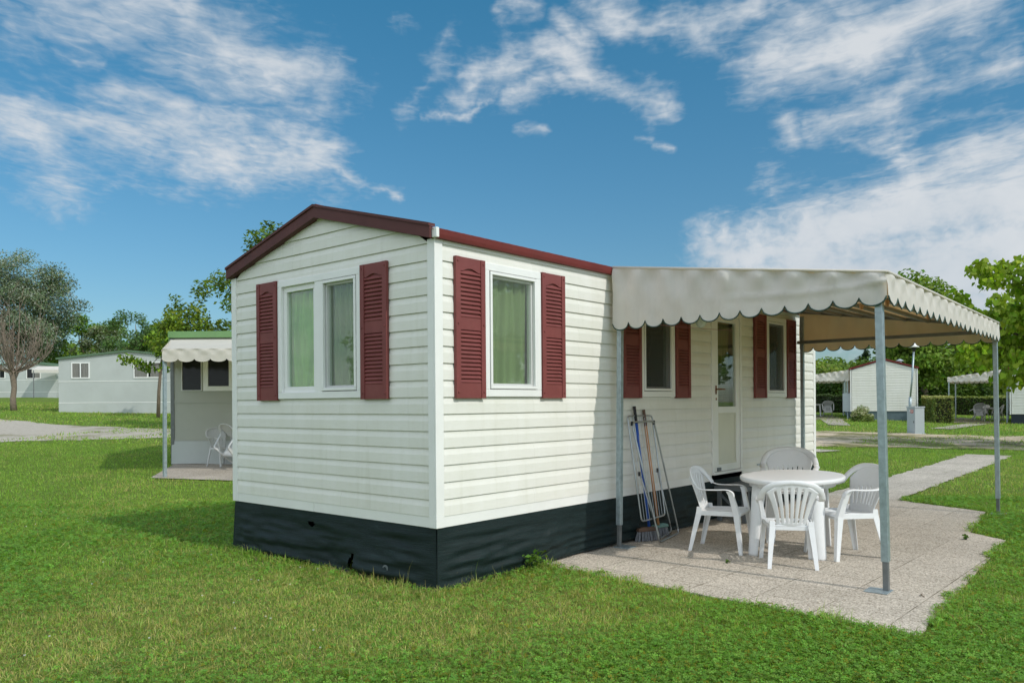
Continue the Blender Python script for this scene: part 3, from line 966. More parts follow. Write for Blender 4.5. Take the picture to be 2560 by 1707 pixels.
for a_, b_ in ((.30, .84), (.42, .68), (.36, .36), (.62, .84)):
    p = canopy_pt(a_, b_)
    w = MB(); w.prism([(p[0] - .07, p[1] - .02, p[2] - .075), (p[0] + .07, p[1] - .02, p[2] - .075), (p[0] + .03, p[1] - .02, p[2] - .135), (p[0] - .03, p[1] - .02, p[2] - .135)], (0, .012, 0))
    w.build('bracket', M['wood'], awn, offset=OFF)


def post(top, bot, wd=.052, plate=True, pd=(0, 0)):
    t, b = Vector(top), Vector(bot)
    m = b + (t - b) * (.23 / (t.z - b.z))
    w = MB(); w.bar(m, t, wd, wd, (0, 1, 0)); w.bar(b, m - (m - b) * .001, wd - .014, wd - .014, (0, 1, 0), 1)
    o = w.build('post', [M['galv'], M['galv_dark']], awn, bevel=.004, offset=OFF)
    if plate:
        w = MB(); w.box(b.x - .085 + pd[0], b.x + .085 + pd[0], b.y - .085 + pd[1], b.y + .085 + pd[1], .001, .010)
        w.build('base_plate', M['galv'], o, bevel=.002, offset=OFF)


post((2.110, -2.715, 2.36), (2.125, -2.75, 0), .056, True, (-.03, .05))
post((2.475, -.135, 2.70), (2.415, -.135, 0), .052, True, (.06, -.03))
post((7.385, -2.62, 2.40), (7.40, -2.64, -.03), .052, True)
post((7.43, -.125, 2.72), (7.43, -.125, 0), .050, True)
# washing line of thin pink cord under the canopy
w = MB()
pts = [(2.45, -.2, 2.30), (3.0, -.25, 2.285), (3.9, -.3, 2.30), (4.7, -.3, 2.33)]
w.tube(pts, .0025, 5)
w.build('cord', plain('pink_cord', (.35, .12, .16), .6), awn, offset=OFF)

# ------------------------------------------------------------------ garden furniture
def lring(p, sx, sy, a, b, t):
    return [(p[0] + sx * u, p[1] + sy * v, p[2]) for u, v in ((0, 0), (a, 0), (a, t), (t, t), (t, b), (0, b))]


def band(path, widths, thick):
    """flat band: path of (point, width direction)"""
    rings = []
    for (p, d), w_ in zip(path, widths):
        p, d = Vector(p), Vector(d).normalized()
        rings.append((p, d, w_))
    out = []
    for i, (p, d, w_) in enumerate(rings):
        tan = (rings[min(i + 1, len(rings) - 1)][0] - rings[max(i - 1, 0)][0]).normalized()
        n = tan.cross(d).normalized(); d2 = n.cross(tan).normalized()
        h = thick / 2
        out.append([p + d2 * (-w_ / 2) - n * h * .6, p - n * h, p + d2 * (w_ / 2) - n * h * .6, p + d2 * (w_ / 2 + .003), p + d2 * (w_ / 2) + n * h * .6, p + n * h, p + d2 * (-w_ / 2) + n * h * .6, p + d2 * (-w_ / 2 - .003)])
    return out


def smooth_path(P, n):
    P = [Vector(p) for p in P]; out = []
    for i in range(len(P) - 1):
        p0, p1, p2, p3 = P[max(i - 1, 0)], P[i], P[i + 1], P[min(i + 2, len(P) - 1)]
        for k in range(n):
            t = k / n
            out.append(.5 * ((2 * p1) + (-p0 + p2) * t + (2 * p0 - 5 * p1 + 4 * p2 - p3) * t * t + (-p0 + 3 * p1 - 3 * p2 + p3) * t ** 3))
    out.append(P[-1]); return out


def make_chair(label, slim, loc, rz, mat, group):
    c = thing('garden_chair', label, 'chair', loc, rz, group)
    def seat(a, b):
        u = a * 2 - 1; hw = .195 + .035 * b
        y = -.205 + .44 * b
        z = .408 + .022 * b - .014 * (1 - u * u) * math.sin(math.pi * min(1, b * 1.1))
        if b > .86: z -= (b - .86) ** 2 * 1.6
        z -= .03 * max(0, abs(u) - .9) / .1
        return (u * hw, y, z)
    MB().grid(seat, 24, 20, keep=lambda i, j: not (3 < j < 15 and i in (5, 8, 11, 14, 17))).build('seat', mat, c, smooth=True, solid=.007)
    w = MB()
    for s in (-1, 1): w.bar((s * .20, -.19, .395), (s * .228, .20, .405), .008, .05)
    w.bar((-.195, -.20, .39), (.195, -.20, .39), .008, .05); w.bar((-.226, .215, .395), (.226, .215, .395), .008, .045)
    w.build('seat_rim', mat, c, bevel=.003)
    for s in (-1, 1):
        w = MB()
        sta = [((s * .262, .262, 0), .040, .034), ((s * .252, .246, .20), .048, .046), ((s * .243, .230, .40), .056, .060), ((s * .256, .205, .50), .048, .056), ((s * .276, .180, .60), .042, .052), ((s * .288, .160, .638), .036, .05)]
        w.loft([lring(p, -s, -1, a, b, .007) for p, a, b in sta]); w.build('leg', mat, c, smooth=False, bevel=.002)
        w = MB()
        sta = [((s * .235, -.300, 0), .036, .036), ((s * .222, -.262, .20), .046, .048), ((s * .206, -.222, .40), .056, .062), ((s * .205, -.215, .455), .05, .05)]
        w.loft([lring(p, -s, 1, a, b, .007) for p, a, b in sta]); w.build('leg', mat, c, smooth=False, bevel=.002)
        pts = smooth_path([(s * .262, .185, .585), (s * .272, .172, .628), (s * .282, .12, .652), (s * .292, 0, .648), (s * .297, -.12, .648), (s * .288, -.185, .668)], 5)
        path = [(p, (1, 0, .08)) for p in pts]
        w = MB(); w.loft(band(path, [.052] * len(pts), .014)); w.build('armrest', mat, c, smooth=True)
    # back: arched rim and a fan of slats
    w = MB()
    half = smooth_path([(.288, -.185, .668), (.268, -.232, .735), (.215, -.272, .795), (.12, -.300, .833), (0, -.309, .845)], 5)
    full = half + [Vector((-p.x, p.y, p.z)) for p in reversed(half[:-1])]
    path = []
    for p in full:
        k = abs(p.x) / .288
        path.append((p, Vector((k * (1 if p.x > 0 else -1) * .9, .10, 1 - k * .75))))
    w.loft(band(path, [.050 - .020 * (1 - abs(p.x) / .288) for p in full], .012))
    nu, nv = 42, 26
    def back(a, b):
        u = a * 2 - 1
        hw = (.150 + .118 * b ** .8) if slim else (.135 + .105 * b ** 1.4)
        x = u * hw
        ztop = .838 - .10 * (abs(x) / .24) ** 2.2
        z = .392 + (ztop - .392) * b
        y = -.196 - .112 * b - .012 * (1 - u * u) * math.sin(math.pi * b) + .035 * (abs(x) / .24) ** 2
        return (x, y, z)
    if slim: keep = lambda i, j: not (4 < j < 15 and i % 5 == 2 and 4 < i < 38) and not (7 < j < 17 and i % 5 == 0 and 12 < i < 30 and False)
    else: keep = lambda i, j: not (2 < j < 23 and i % 6 in (5, 0) and 3 < i < 38)
    w.grid(back, nu, nv, keep=keep)
    w.build('backrest', mat, c, smooth=True, solid=.008)
    return c


def face(v): return math.atan2(v[1], v[0]) - math.pi / 2


CH = 'white plastic chairs round the oval garden table'
ch_front = make_chair('white garden chair with open fan slats, its back to the lawn, nearest the grass', False, (2.70, -1.765, 0), face((.877, .48)), M['plastic'], CH)
ch_front.scale = (.91, .91, .90)
ch_left = dup(ch_front, (2.985, -.985, 0), face((.19, -.98)), 'white garden chair with fan slats, side on, between the clothes airer and the table', CH, scale=.95)
ch_right = make_chair('white plastic garden chair with narrow slots, standing just in front of the nearest awning post', True, (3.40, -2.02, 0), face((-.80, .60)), M['plastic'], CH)
ch_right['label'] = 'white plastic garden chair with narrow slotted back on the path side of the table'
ch_back = dup(ch_right, (4.92, -.90, 0), face((-.93, -.36)), 'white plastic garden chair with tall rounded back on the door side, behind the tabletop', CH, scale=1.05)

TC = Vector((3.42, -1.52, 0)); TT = R(10)
table = thing('garden_table', 'white plastic oval garden table on the patio under the awning', 'table', tuple(TC), TT)
w = MB(); rings = []
for z, k in ((.690, .93), (.690, .975), (.697, .990), (.715, 1.0), (.728, .996), (.735, .982), (.737, .95), (.7365, .3), (.7365, .03)):
    rings.append([((.70 * k) * math.cos(t), (.485 * k) * math.sin(t), z) for t in np.linspace(0, 2 * math.pi, 64, endpoint=False)])
w.loft(rings); w.build('tabletop', M['plastic'], table, smooth=True)
w = MB(); rings = []
for z, k in ((.690, .82), (.640, .82), (.640, .80), (.690, .80)):
    rings.append([((.70 * k) * math.cos(t), (.485 * k) * math.sin(t), z) for t in np.linspace(0, 2 * math.pi, 48, endpoint=False)])
w.loft(rings, cap=False); w.build('apron', M['plastic'], table, smooth=True)
for gx, gy in ((2.875, -1.35), (3.035, -1.93), (3.80, -1.72), (3.60, -1.22)):
    d = Vector((gx, gy, 0)) - TC
    d = Matrix.Rotation(-TT, 3, 'Z') @ d
    a = math.atan2(d.y, d.x); w = MB(); rings = []
    for z, k, rx, ry in ((0, 1.0, .032, .052), (.02, 1.0, .034, .054), (.3, .93, .042, .064), (.55, .86, .055, .075), (.69, .80, .07, .085)):
        cx, cy = d.x * k, d.y * k
        ring = []
        for i in range(20):
            t = 2 * math.pi * i / 20
            r1 = rx * math.cos(t); r2 = ry * math.sin(t)
            if math.cos(t) < 0: r1 *= .35
            ring.append((cx + r1 * math.cos(a) - r2 * math.sin(a), cy + r1 * math.sin(a) + r2 * math.cos(a), z))
        rings.append(ring)
    w.loft(rings); w.build('leg', M['plastic'], table, smooth=True)

# folding clothes airer leaning on the wall, and two brooms
air = thing('clothes_airer', 'folded grey metal clothes airer leaning against the white wall by the brooms', 'clothes airer', (3.0, -.2, 0))
def rrect(tl, tr, br, bl, r=.05):
    P = [Vector(p) for p in (tl, tr, br, bl)]; out = []
    for i in range(4):
        a, b, c = P[i - 1], P[i], P[(i + 1) % 4]
        u = (a - b).normalized() * r; v = (c - b).normalized() * r
        for t in (0, .25, .5, .75, 1): out.append(b + u * (1 - t) ** 2 + v * t ** 2)
    return out
OA = (3.0, -.2, 0)
wing = rrect((2.725, -.045, 1.325), (3.225, -.045, 1.322), (3.196, -.215, .25), (2.715, -.215, .235))
w = MB(); w.tube(wing, .009, 8, closed=True); wg = w.build('wing', M['alu'], air, smooth=True, offset=OA)
w = MB()
for i in range(1, 9):
    t = i / 9; a = Vector((2.735, -.05, 1.32)).lerp(Vector((3.215, -.05, 1.318)), t); b = Vector((2.722, -.215, .24)).lerp(Vector((3.19, -.215, .252)), t)
    w.tube([a, b], .0022, 4)
w.build('drying_wire', M['alu'], wg, offset=OA)
leg = rrect((2.765, -.075, 1.26), (3.215, -.075, 1.262), (3.545, -.185, .012), (2.885, -.325, .012), .06)
w = MB(); w.tube(leg, .010, 8, closed=True); w.build('leg', M['alu'], air, smooth=True, offset=OA)
leg = rrect((2.785, -.15, .74), (3.18, -.13, .75), (3.50, -.12, .03), (2.99, -.27, .03), .05)
w = MB(); w.tube(leg[9:] + leg[:1], .009, 8); w.build('leg', M['alu'], air, smooth=True, offset=OA)
w = MB()
for p in ((2.765, -.075, 1.245), (3.213, -.075, 1.247), (3.545, -.18, .05), (2.90, -.315, .05), (2.785, -.15, .72), (3.18, -.13, .73)): 
    w = MB(); w.tube([Vector(p) - Vector((0, 0, .022)), Vector(p) + Vector((0, 0, .022))], .013, 8); w.build('joint_cap', M['black'], air, offset=OA)

def broom(label, base, top, handle_mat, head, loc, hm='broomhead'):
    b = thing('broom', label, 'broom', loc)
    a, t = Vector(base), Vector(top); m = a.lerp(t, .86)
    w = MB(); w.tube([a, m], .0155, 10); h = w.build('handle', handle_mat, b, smooth=True, offset=loc)
    w = MB(); w.tube([m, t], .0165, 10); w.build('grip', M['black'] if handle_mat is M['blue'] else M['broomhead'], h, smooth=True, offset=loc)
    w = MB(); cx, cy, dx, dy, ln = head
    u = Vector((dx, dy, 0)).normalized(); v = Vector((-u.y, u.x, 0)); c = Vector((cx, cy, 0))
    rings = []
    for z, k, wd in ((.105, .96, .026), (.115, .98, .028), (.135, .94, .022), (.15, .5, .012)):
        rings.append([c + u * (sx * ln / 2 * k) + v * (sy * wd) + Vector((0, 0, z)) for sx, sy in ((-1, -1), (1, -1), (1, 1), (-1, 1))])
    w.loft(rings); w.build('head', M[hm], b, offset=loc, bevel=.004)
    w = MB(); rg = random.Random(5)
    for i in range(150):
        s_, q_ = rg.uniform(-1, 1), rg.uniform(-1, 1)
        p = c + u * (s_ * ln / 2 * .93) + v * (q_ * .022)
        e = c + u * (s_ * ln / 2 * 1.12) + v * (q_ * .045)
        w.tube([(p.x, p.y, .108), (e.x, e.y, .004 + rg.uniform(0, .008))], .0035, 4)
    w.build('bristles', M['bristle'], b, offset=loc)
    return b

broom('blue-handled broom with grey bristles leaning against the wall next to the first awning post', (2.965, -.155, .14), (2.872, -.04, 1.425), M['blue'], (2.93, -.155, .92, -.38, .26), (2.93, -.155, 0))
broom('orange wooden-handled broom leaning against the wall inside the clothes airer', (3.17, -.145, .14), (3.06, -.04, 1.388), M['wood'], (3.22, -.135, .95, -.2, .24), (3.22, -.135, 0), 'teal')

# a twig lying on the slabs
w = MB(); w.tube([(2.10, -3.02, .006), (2.12, -3.0, .010), (2.15, -2.985, .007), (2.19, -2.985, .006)], .004, 5)
tag(w.build('twig', M['bark'], None), 'small dark twig lying on the slabs in front of the nearest awning post', 'twig')

# ------------------------------------------------------------------ other cabins
def gable_prism(mb, L, W, z0, ze, zr, mi=0):
    pts = [(0, 0, z0), (0, W, z0), (0, W, ze), (0, W / 2, zr), (0, 0, ze)]
    mb.prism(pts, (L, 0, 0), mi)


def flat_window(parent, fr, u0, u1, z0, z1, cur=None, mull=True, cas=.06):
    w = MB(); frame_ring(w, fr, u0, u1, z0, z1, cas, .001, .03)
    if mull: w.fbox(fr, (u0 + u1) / 2 - .035, (u0 + u1) / 2 + .035, .001, .028, z0 + cas, z1 - cas)
    o = w.build('window', M['pvc'], parent)
    w = MB(); w.fbox(fr, u0 + cas, u1 - cas, .002, .004, z0 + cas, z1 - cas); w.build('pane', M['darkglass'], o)
    if cur:
        oo, u, n = fr
        for a, b in cur:
            w = MB()
            fn = lambda s, t, a=a, b=b: tuple(oo[i] + u[i] * (u0 + cas + (u1 - u0 - 2 * cas) * (a + (b - a) * s)) + n[i] * (.010 + .004 * math.sin(s * 20)) + (0, 0, z0 + cas + (z1 - z0 - 2 * cas) * t)[i] for i in range(3))
            w.grid(fn, 20, 1); w.build('curtain', M['curtain_grey'], o, smooth=True)
    return o


def roof_gable(parent, L, W, ze, zr, mat, ov=.10, th=.09, name='roof'):
    w = MB()
    for s in (0, 1):
        y = lambda v: v if not s else W - v
        k = (zr - ze) / (W / 2)
        pts = [(-ov, y(-ov), ze - k * ov), (-ov, y(W / 2), zr), (-ov, y(W / 2), zr + th), (-ov, y(-ov), ze - k * ov + th)]
        w.prism(pts, (L + 2 * ov, 0, 0))
    return w.build(name, mat, parent)


def panel_cabin(name, label, loc, rz, L, W, ze, zr, wall, roofmat, seams, wins, group=None):
    """flat white panels with seam strips, shallow roof; gable at x = 0"""
    c = thing(name, label, 'cabin', loc, rz, group)
    w = MB(); gable_prism(w, L, W, .12, ze, zr); w.build('wall', wall, c)
    fr = ((0, 0, 0), (0, 1, 0), (-1, 0, 0)); sf = ((0, 0, 0), (1, 0, 0), (0, -1, 0)); nf = ((0, W, 0), (1, 0, 0), (0, 1, 0))
    for z in seams:
        w = MB(); w.fbox(fr, 0, W, .001, .010, z, z + .03); w.fbox(sf, 0, L, .001, .010, z, z + .03); w.fbox(nf, 0, L, .001, .010, z, z + .03)
        w.build('seam_strip', M['trim'], c)
    w = MB()
    def sk(a, b):
        y = a * W; return (-.015 - .03 * b * math.sin(a * 23) * .5, y, seams[-1] - .01 - (seams[-1] + .10) * b)
    w.grid(sk, 60, 4); w.box(.02, L - .02, .02, W - .02, .0, .13); w.build('skirt', wall, c, smooth=False)
    roof_gable(c, L, W, ze, zr, roofmat)
    for (f_, *a) in wins: flat_window(c, (fr, sf, nf)[f_], *a)
    return c


GC = 'white panel cabins with green roofs'
# the long white one across the gravel road (gable towards the camera)
d = np.array([14.98 - 11.48, 35.85 - 39.94]); d /= np.hypot(*d)     # along the visible wall, left to right
rz = math.atan2(-d[1], -d[0]) - math.pi / 2                          # local +y runs right to left
Wc = 7.2
o = np.array([11.48, 39.94]) + d * Wc
wc = panel_cabin('panel_cabin', 'long white panel cabin with shallow green roof across the gravel road, behind the little tree', (o[0], o[1], 1.12), rz, 8, Wc, 2.78, 3.15, M['flatwall'], M['roof_green_dull'], [1.62, .52],
            [(0, Wc - 1.62, Wc - .66, 1.78, 2.62, [(0, .40), (.60, 1)]), (0, Wc - 5.35, Wc - 3.88, 1.78, 2.62, [(.05, .4), (.52, .98)])], GC)
# two more beyond it at the left edge
panel_cabin('panel_cabin', 'distant white cabin with a small awning, half hidden by the long white cabin', (18.7, 60.6, 2.12), R(139), 7, 5.2, 2.35, 2.75, M['flatwall'], M['roof_green_dull'], [1.35, .45],
            [(0, 1.2, 2.3, 1.45, 2.25, [(0, .4)]), (0, 3.9, 4.8, 1.5, 2.25, None)], GC)
bpy.data.objects['panel_cabin.001'].rotation_euler = (0, 0, R(40))
panel_cabin('panel_cabin', 'distant white cabin at the left edge of the picture behind the bare tree', (13.6, 63.2, 2.12), R(52), 7, 6.5, 2.40, 2.85, M['flatwall'], M['roof_green_dull'], [1.35, .45],
            [(0, 3.2, 4.2, 1.5, 2.2, None)], GC)
# its little awning
aw = thing('awning', 'tiny far awning on one pole at the right end of the distant white cabin', 'awning', (17.4, 60.0, 2.1))
w = MB()
p = [(-.55, .1, 2.05), (.9, -.9, 2.05), (1.5, -.2, 2.35), (.1, .8, 2.35)]
w.prism(p, (0, 0, .03)); w.prism([(-.55, .1, 1.85), (.9, -.9, 1.85), (.9, -.9, 2.05), (-.55, .1, 2.05)], (.02, .02, 0))
w.build('canopy', M['canvas'], aw)
w = MB(); w.tube([(-.45, .05, 0), (-.45, .05, 2.05)], .035, 6); w.build('post', M['galv_dark'], aw)

# neighbour with the green roof edge and cream awning (wall square to the camera)
a0 = R(-49.3); du = (math.cos(a0), math.sin(a0)); dn = (-F2[0], -F2[1])
NL = np.array([4.40, 13.33])                      # left end of its wall
nb = thing('neighbour_cabin', 'cream panel cabin with bright green roof edge close behind the mobile home on its left', 'cabin', (NL[0], NL[1], .10))
FRN = ((0, 0, 0), (du[0], du[1], 0), (dn[0], dn[1], 0))
LN, DN = 6.5, 3.0
w = MB()
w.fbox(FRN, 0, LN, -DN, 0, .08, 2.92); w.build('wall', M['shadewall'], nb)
w = MB(); w.fbox(FRN, -.05, LN + .05, -DN - .05, .07, 2.925, 3.075)
w.fbox(FRN, -.06, -.02, -.02, .02, 2.72, 2.925)
w.build('roof', M['roof_green'], nb, bevel=.006)
for z in (1.43, .56):
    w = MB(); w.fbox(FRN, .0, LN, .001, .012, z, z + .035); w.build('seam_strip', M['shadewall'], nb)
w = MB(); w.fbox(FRN, -.02, .06, -.04, .02, .0, 2.92); w.build('corner_trim', M['galv_dark'], nb)
w = MB()
w.grid(lambda a, b: tuple(np.array([du[0], du[1], 0]) * (a * LN) + np.array([dn[0], dn[1], 0]) * (.015 + .045 * b * (math.sin(a * 37) * .5 + .6)) + np.array([0, 0, .555 - .56 * b + .04 * b * max(0, math.sin(a * 9 + 1))])), 90, 6)
w.build('skirt', M['flatwall'], nb, smooth=True)
def nu(px): return (px)
flat_window(nb, FRN, .24, .70, 1.71, 2.60, None, False, .012)
flat_window(nb, FRN, .74, 1.44, 1.70, 2.70, None, False, .11)
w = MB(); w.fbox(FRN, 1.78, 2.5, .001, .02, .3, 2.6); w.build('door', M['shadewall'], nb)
# cream awning of the neighbour: slope, scalloped front, posts
na = thing('awning', 'small cream scalloped awning on thin posts under the green roof edge', 'awning', (NL[0], NL[1], 0))
fl = np.array([3.08, 11.02]) - NL                 # front left
fr_ = fl + np.array(du) * 4.2
A = np.array([.02 * du[0], .02 * du[1], 2.98]); A[:2] += np.array(dn) * .08
B = A + np.array([du[0] * 4.6, du[1] * 4.6, 0])
def nsl(a, b):
    l = A * (1 - b) + np.array([fl[0], fl[1], 2.60]) * b; r = B * (1 - b) + np.array([fr_[0], fr_[1], 2.60]) * b
    p = l * (1 - a) + r * a; p = p.copy(); p[2] -= .10 * math.sin(math.pi * b) * .4; return tuple(p)
w = MB(); w.grid(nsl, 30, 12); w.build('canopy', M['canvas_cream'], na, smooth=True)
mb, path = valance(tuple(fl), tuple(fr_), dn, 2.60, 2.60, 13, 4.4, depth=.06, wr=.012, zcusp=2.40, flare=.02)
v = mb.build('valance', M['canvas_cream'], na, smooth=True); MB().tube(path, .006, 5).build('piping', M['canvas_cream'], v, smooth=True)
mb, path = valance(tuple(fl), (A[0], A[1]), (-.9, .5), 2.60, 2.98, 8, 2.1, depth=.06, wr=.02, zcusp=2.40, flare=.0)
v = mb.build('valance', M['canvas_cream'], na, smooth=True)
w = MB(); w.bar((fl[0] + .05, fl[1], 2.5), (fl[0] + .03, fl[1] - .01, .05), .06, .06, (0, 1, 0)); w.build('post', M['galv'], na)
w = MB(); w.bar((fr_[0], fr_[1], 2.5), (fr_[0], fr_[1], .05), .06, .06, (0, 1, 0)); w.build('post', M['galv'], na)

# far right: a second mobile home with its awning, and a third at the edge
GM = 'white clapboard mobile homes in the back row'
def lap_cabin(name, label, loc, rz, L, W, ze, zr, skirtmat):
    c = thing(name, label, 'mobile home', loc, rz, GM)
    fr = ((0, 0, 0), (0, 1, 0), (-1, 0, 0)); sf = ((0, 0, 0), (1, 0, 0), (0, -1, 0)); nf = ((0, W, 0), (1, 0, 0), (0, 1, 0)); bf = ((L, 0, 0), (0, 1, 0), (1, 0, 0))
    w = MB(); rows = int((zr - .52) / LAP)
    def gs(k, z):
        if z <= ze: return [(.05, W - .05)]
        t = min(1, (z - ze) / (zr - ze)); a = .05 + (W / 2 - .05) * t
        return [(a, max(a + .01, W - a))]
    for f_, s_ in ((fr, gs), (bf, gs)): lap_wall(w, f_, .52, rows, s_)
    for f_ in (sf, nf): lap_wall(w, f_, .52, int((ze - .52) / LAP) + 1, lambda k, z: [(.05, L - .05)])
    w.build('wall', M['siding'], c)
    for x, y in ((0, 0), (0, W), (L, 0), (L, W)):
        w = MB(); w.box(x - .03, x + .03, y - .03, y + .03, .5, ze + .02); w.build('corner_trim', M['trim'], c)
    w = MB(); w.box(.03, L - .03, .03, W - .03, -.05, .515); w.build('skirt', skirtmat, c)
    roof_gable(c, L, W, ze + .02, zr + .03, M['roof_red'], .08, .09)
    return c

def axes(deg): return np.array([math.cos(R(deg)), math.sin(R(deg))]), np.array([-math.sin(R(deg)), math.cos(R(deg))])
aL, bL = axes(20.5)
aM, bM = axes(8.0)
c2 = np.array([41.72, 6.62])
rzL = math.atan2(aL[1], aL[0])
cab = lap_cabin('mobile_home', 'distant white mobile home with red roof and blue-grey skirt seen end-on past the awning', (c2[0], c2[1], .36), rzL, 7.8, 3.25, 2.78, 3.25, M['bluegreynet'])
w = MB(); w.tube([(2.2, .6, 2.9), (2.2, .6, 3.28)], .10, 10); w.tube([(2.2, .6, 3.30), (2.2, .6, 3.40)], [.22, .05], 10); w.build('roof_vent', M['cabinet'], cab)
nf = ((0, 3.25, 0), (1, 0, 0), (0, 1, 0))
for a, b in ((.9, 1.3), (2.1, 2.5)): shutter(cab, nf, a, b)
flat_window(cab, nf, 1.32, 2.08, 1.53, 2.66, None, False)
w = MB(); w.fbox(nf, .15, .55, .02, .40, .5, 1.5); w.build('gas_box', M['cabinet'], cab)
# roadside cab number three, mostly outside the frame
c3 = np.array([42.0, 2.42]) - bM * 3.2
lap_cabin('mobile_home', 'distant white mobile home with navy skirt at the right edge under the broad-leaved tree', (c3[0], c3[1], .20), R(8), 7.8, 3.2, 2.78, 3.25, M['navynet'])


def far_awning(label, origin, base, reach, length, ax, zw=2.80, zf=2.42):
    aL, bL = ax
    """awning on the b side of a far home; origin = corner at the wall, near end"""
    o = origin
    a = thing('awning', label, 'awning', (o[0], o[1], base))
    P = lambda u, v, z: (aL[0] * u + bL[0] * v, aL[1] * u + bL[1] * v, z)
    w = MB(); w.grid(lambda s, t: P(length * s, reach * t, zw + (zf - zw) * t), 20, 8); w.build('canopy', M['canvas'], a, smooth=True)
    for (p, q, n_, z0_, z1_, k) in ((P(0, 0, 0)[:2], P(0, reach, 0)[:2], tuple(-aL), zw, zf, 11), (P(0, reach, 0)[:2], P(length, reach, 0)[:2], tuple(bL), zf, zf, 19), (P(length, reach, 0)[:2], P(length, 0, 0)[:2], tuple(aL), zf, zw, 11)):
        mb, path = valance(p, q, n_, z0_, z1_, k, 3.3 + z0_, wr=.035, zcusp=2.24, depth=.075); mb.build('valance', M['canvas'], a, smooth=True)
    for u, v in ((.08, reach - .06), (length - .08, reach - .06), (.08, .1), (length - .08, .1)):
        w = MB(); w.bar(P(u, v, 2.4), P(u, v, 0), .055, .055, (0, 1, 0)); w.build('post', M['galv'], a)
    w = MB()
    for t in (.05, .35, .65, .95): w.bar(P(.05, reach * t, zw + (zf - zw) * t - .05), P(length - .05, reach * t, zw + (zf - zw) * t - .05), .04, .04)
    w.build('frame', M['galv_dark'], a)
    return a

o2 = c2 + bL * 3.30 + aL * .25
far_awning('distant white scalloped awning on the left side of the red-roofed mobile home', o2, .36, 2.9, 5.2, (aL, bL))
o3 = c3 + bM * 3.25 + aM * .6
far_awning('distant white scalloped awning on posts in front of the clipped hedge at the right', o3, .22, 2.75, 5.2, (aM, bM))

# old plastic chairs and tables out there
OC = 'old plastic chairs of the neighbours'
def at(u, v, o):
    a, b = (aL, bL) if o is o2 else (aM, bM)
    return (o[0] + a[0] * u + b[0] * v, o[1] + a[1] * u + b[1] * v)
oc = make_chair('grey-white plastic chair standing under the distant awning at the red-roofed home', True, (*at(2.6, 2.5, o2), Z(*at(2.6, 2.5, o2)) + .02), R(-10), M['oldplastic'], OC)
oc['label'] = 'upright grey-white plastic chair under the distant awning left of the red-roofed home'
x, y = at(2.2, 1.1, o2)
dup(oc, (x, y, Z(x, y) + .28), 0, 'plastic chair tipped forward on its table edge under the distant left awning', OC, rot=(R(-62), 0, R(115)))
x, y = at(3.0, 1.3, o3)
dup(oc, (x, y, Z(x, y) + .02), R(60), 'upright plastic chair beside the table under the distant right awning', OC)
x, y = at(2.2, 1.6, o3)
dup(oc, (x, y, Z(x, y) + .30), 0, 'plastic chair tipped forward towards the hedge under the distant right awning', OC, rot=(R(-62), 0, R(125)))
x, y = at(3.6, .6, o3)
dup(oc, (x, y, Z(x, y) + .02), R(20), 'plastic chair with its back to the wall of the right-hand distant home', OC)
# neighbour on the left: one upright, one tipped against a table
np_ = np.array([4.93, 12.0])
dup(oc, (np_[0], np_[1], Z(*np_) + .012), R(40.67 - 90 - 125), 'grey plastic chair standing by the cream wall under the green roof edge', OC)
np_ = np.array([5.02, 11.15])
dup(oc, (np_[0], np_[1], .36), 0, 'white plastic chair tipped forward beside the corner of the mobile home', OC, rot=(R(-58), 0, R(40.67 + 50)))
def plain_table(label, x, y, base, rz):
    t = thing('garden_table', label, 'table', (x, y, base), rz, 'old plastic tables of the neighbours')
    w = MB(); w.box(-.45, .45, -.42, .42, .68, .715); w.box(-.40, .40, -.37, .37, .63, .68); w.build('tabletop', M['oldplastic'], t, bevel=.015)
    for sx in (-1, 1):
        for sy in (-1, 1): w = MB(); w.tube([(sx * .40, sy * .36, 0), (sx * .34, sy * .31, .64)], [.03, .045], 8); w.build('leg', M['oldplastic'], t)
x, y = at(2.5, 1.8, o2); plain_table('grey plastic table between the chairs under the distant left awning', x, y, Z(x, y) + .02, rzL)
x, y = at(2.9, .9, o3); plain_table('grey plastic table between the chairs under the distant right awning', x, y, Z(x, y) + .02, rzL)
np_ = NL + np.array(du) * 2.55 + np.array(dn) * .7
plain_table('white plastic table under the cream awning, mostly behind the mobile home', np_[0], np_[1], Z(*np_) + .012, R(-49))

# roadside electricity cabinet and lamp post
eb = thing('electric_cabinet', 'grey metal electricity cabinet with a red sticker beside the dirt track', 'electric cabinet', (28.5, 3.5, .17), 0)
u1 = Vector((28.8 - 28.5, 3.86 - 3.5, 0)).normalized(); u2 = Vector((u1.y, -u1.x, 0))
EF = ((0, 0, 0), tuple(u1), tuple(-u2))
w = MB(); w.fbox(EF, 0, .47, -.40, 0, .03, 1.0); w.fbox(EF, -.03, .50, -.43, .03, -.05, .03)
w.build('body', M['cabinet'], eb, bevel=.008)
w = MB(); w.fbox(EF, -.02, .49, -.42, .02, 1.002, 1.045); w.build('lid', M['cabinet'], eb, bevel=.008)
w = MB(); w.fbox(EF, .025, .445, .001, .008, .07, .97); dr = w.build('door', M['cabinet'], eb, bevel=.003)
w = MB(); w.fbox(EF, .045, .065, .009, .020, .42, .50); w.build('lock', M['black'], dr)
w = MB(); w.fbox(EF, .08, .24, .009, .011, .80, .93); st = w.build('sticker', M['red_sticker'], dr)
w = MB()
for z, a, b in ((.905, .10, .22), (.88, .10, .17), (.86, .10, .20), (.835, .12, .22)): w.fbox(EF, a, b, .0112, .0125, z - .006, z + .006)
w.fbox(EF, .195, .215, .0112, .0125, .862, .888); w.fbox(EF, .25, .30, .009, .011, .86, .925)
w.build('print', M['white_ink'], st)

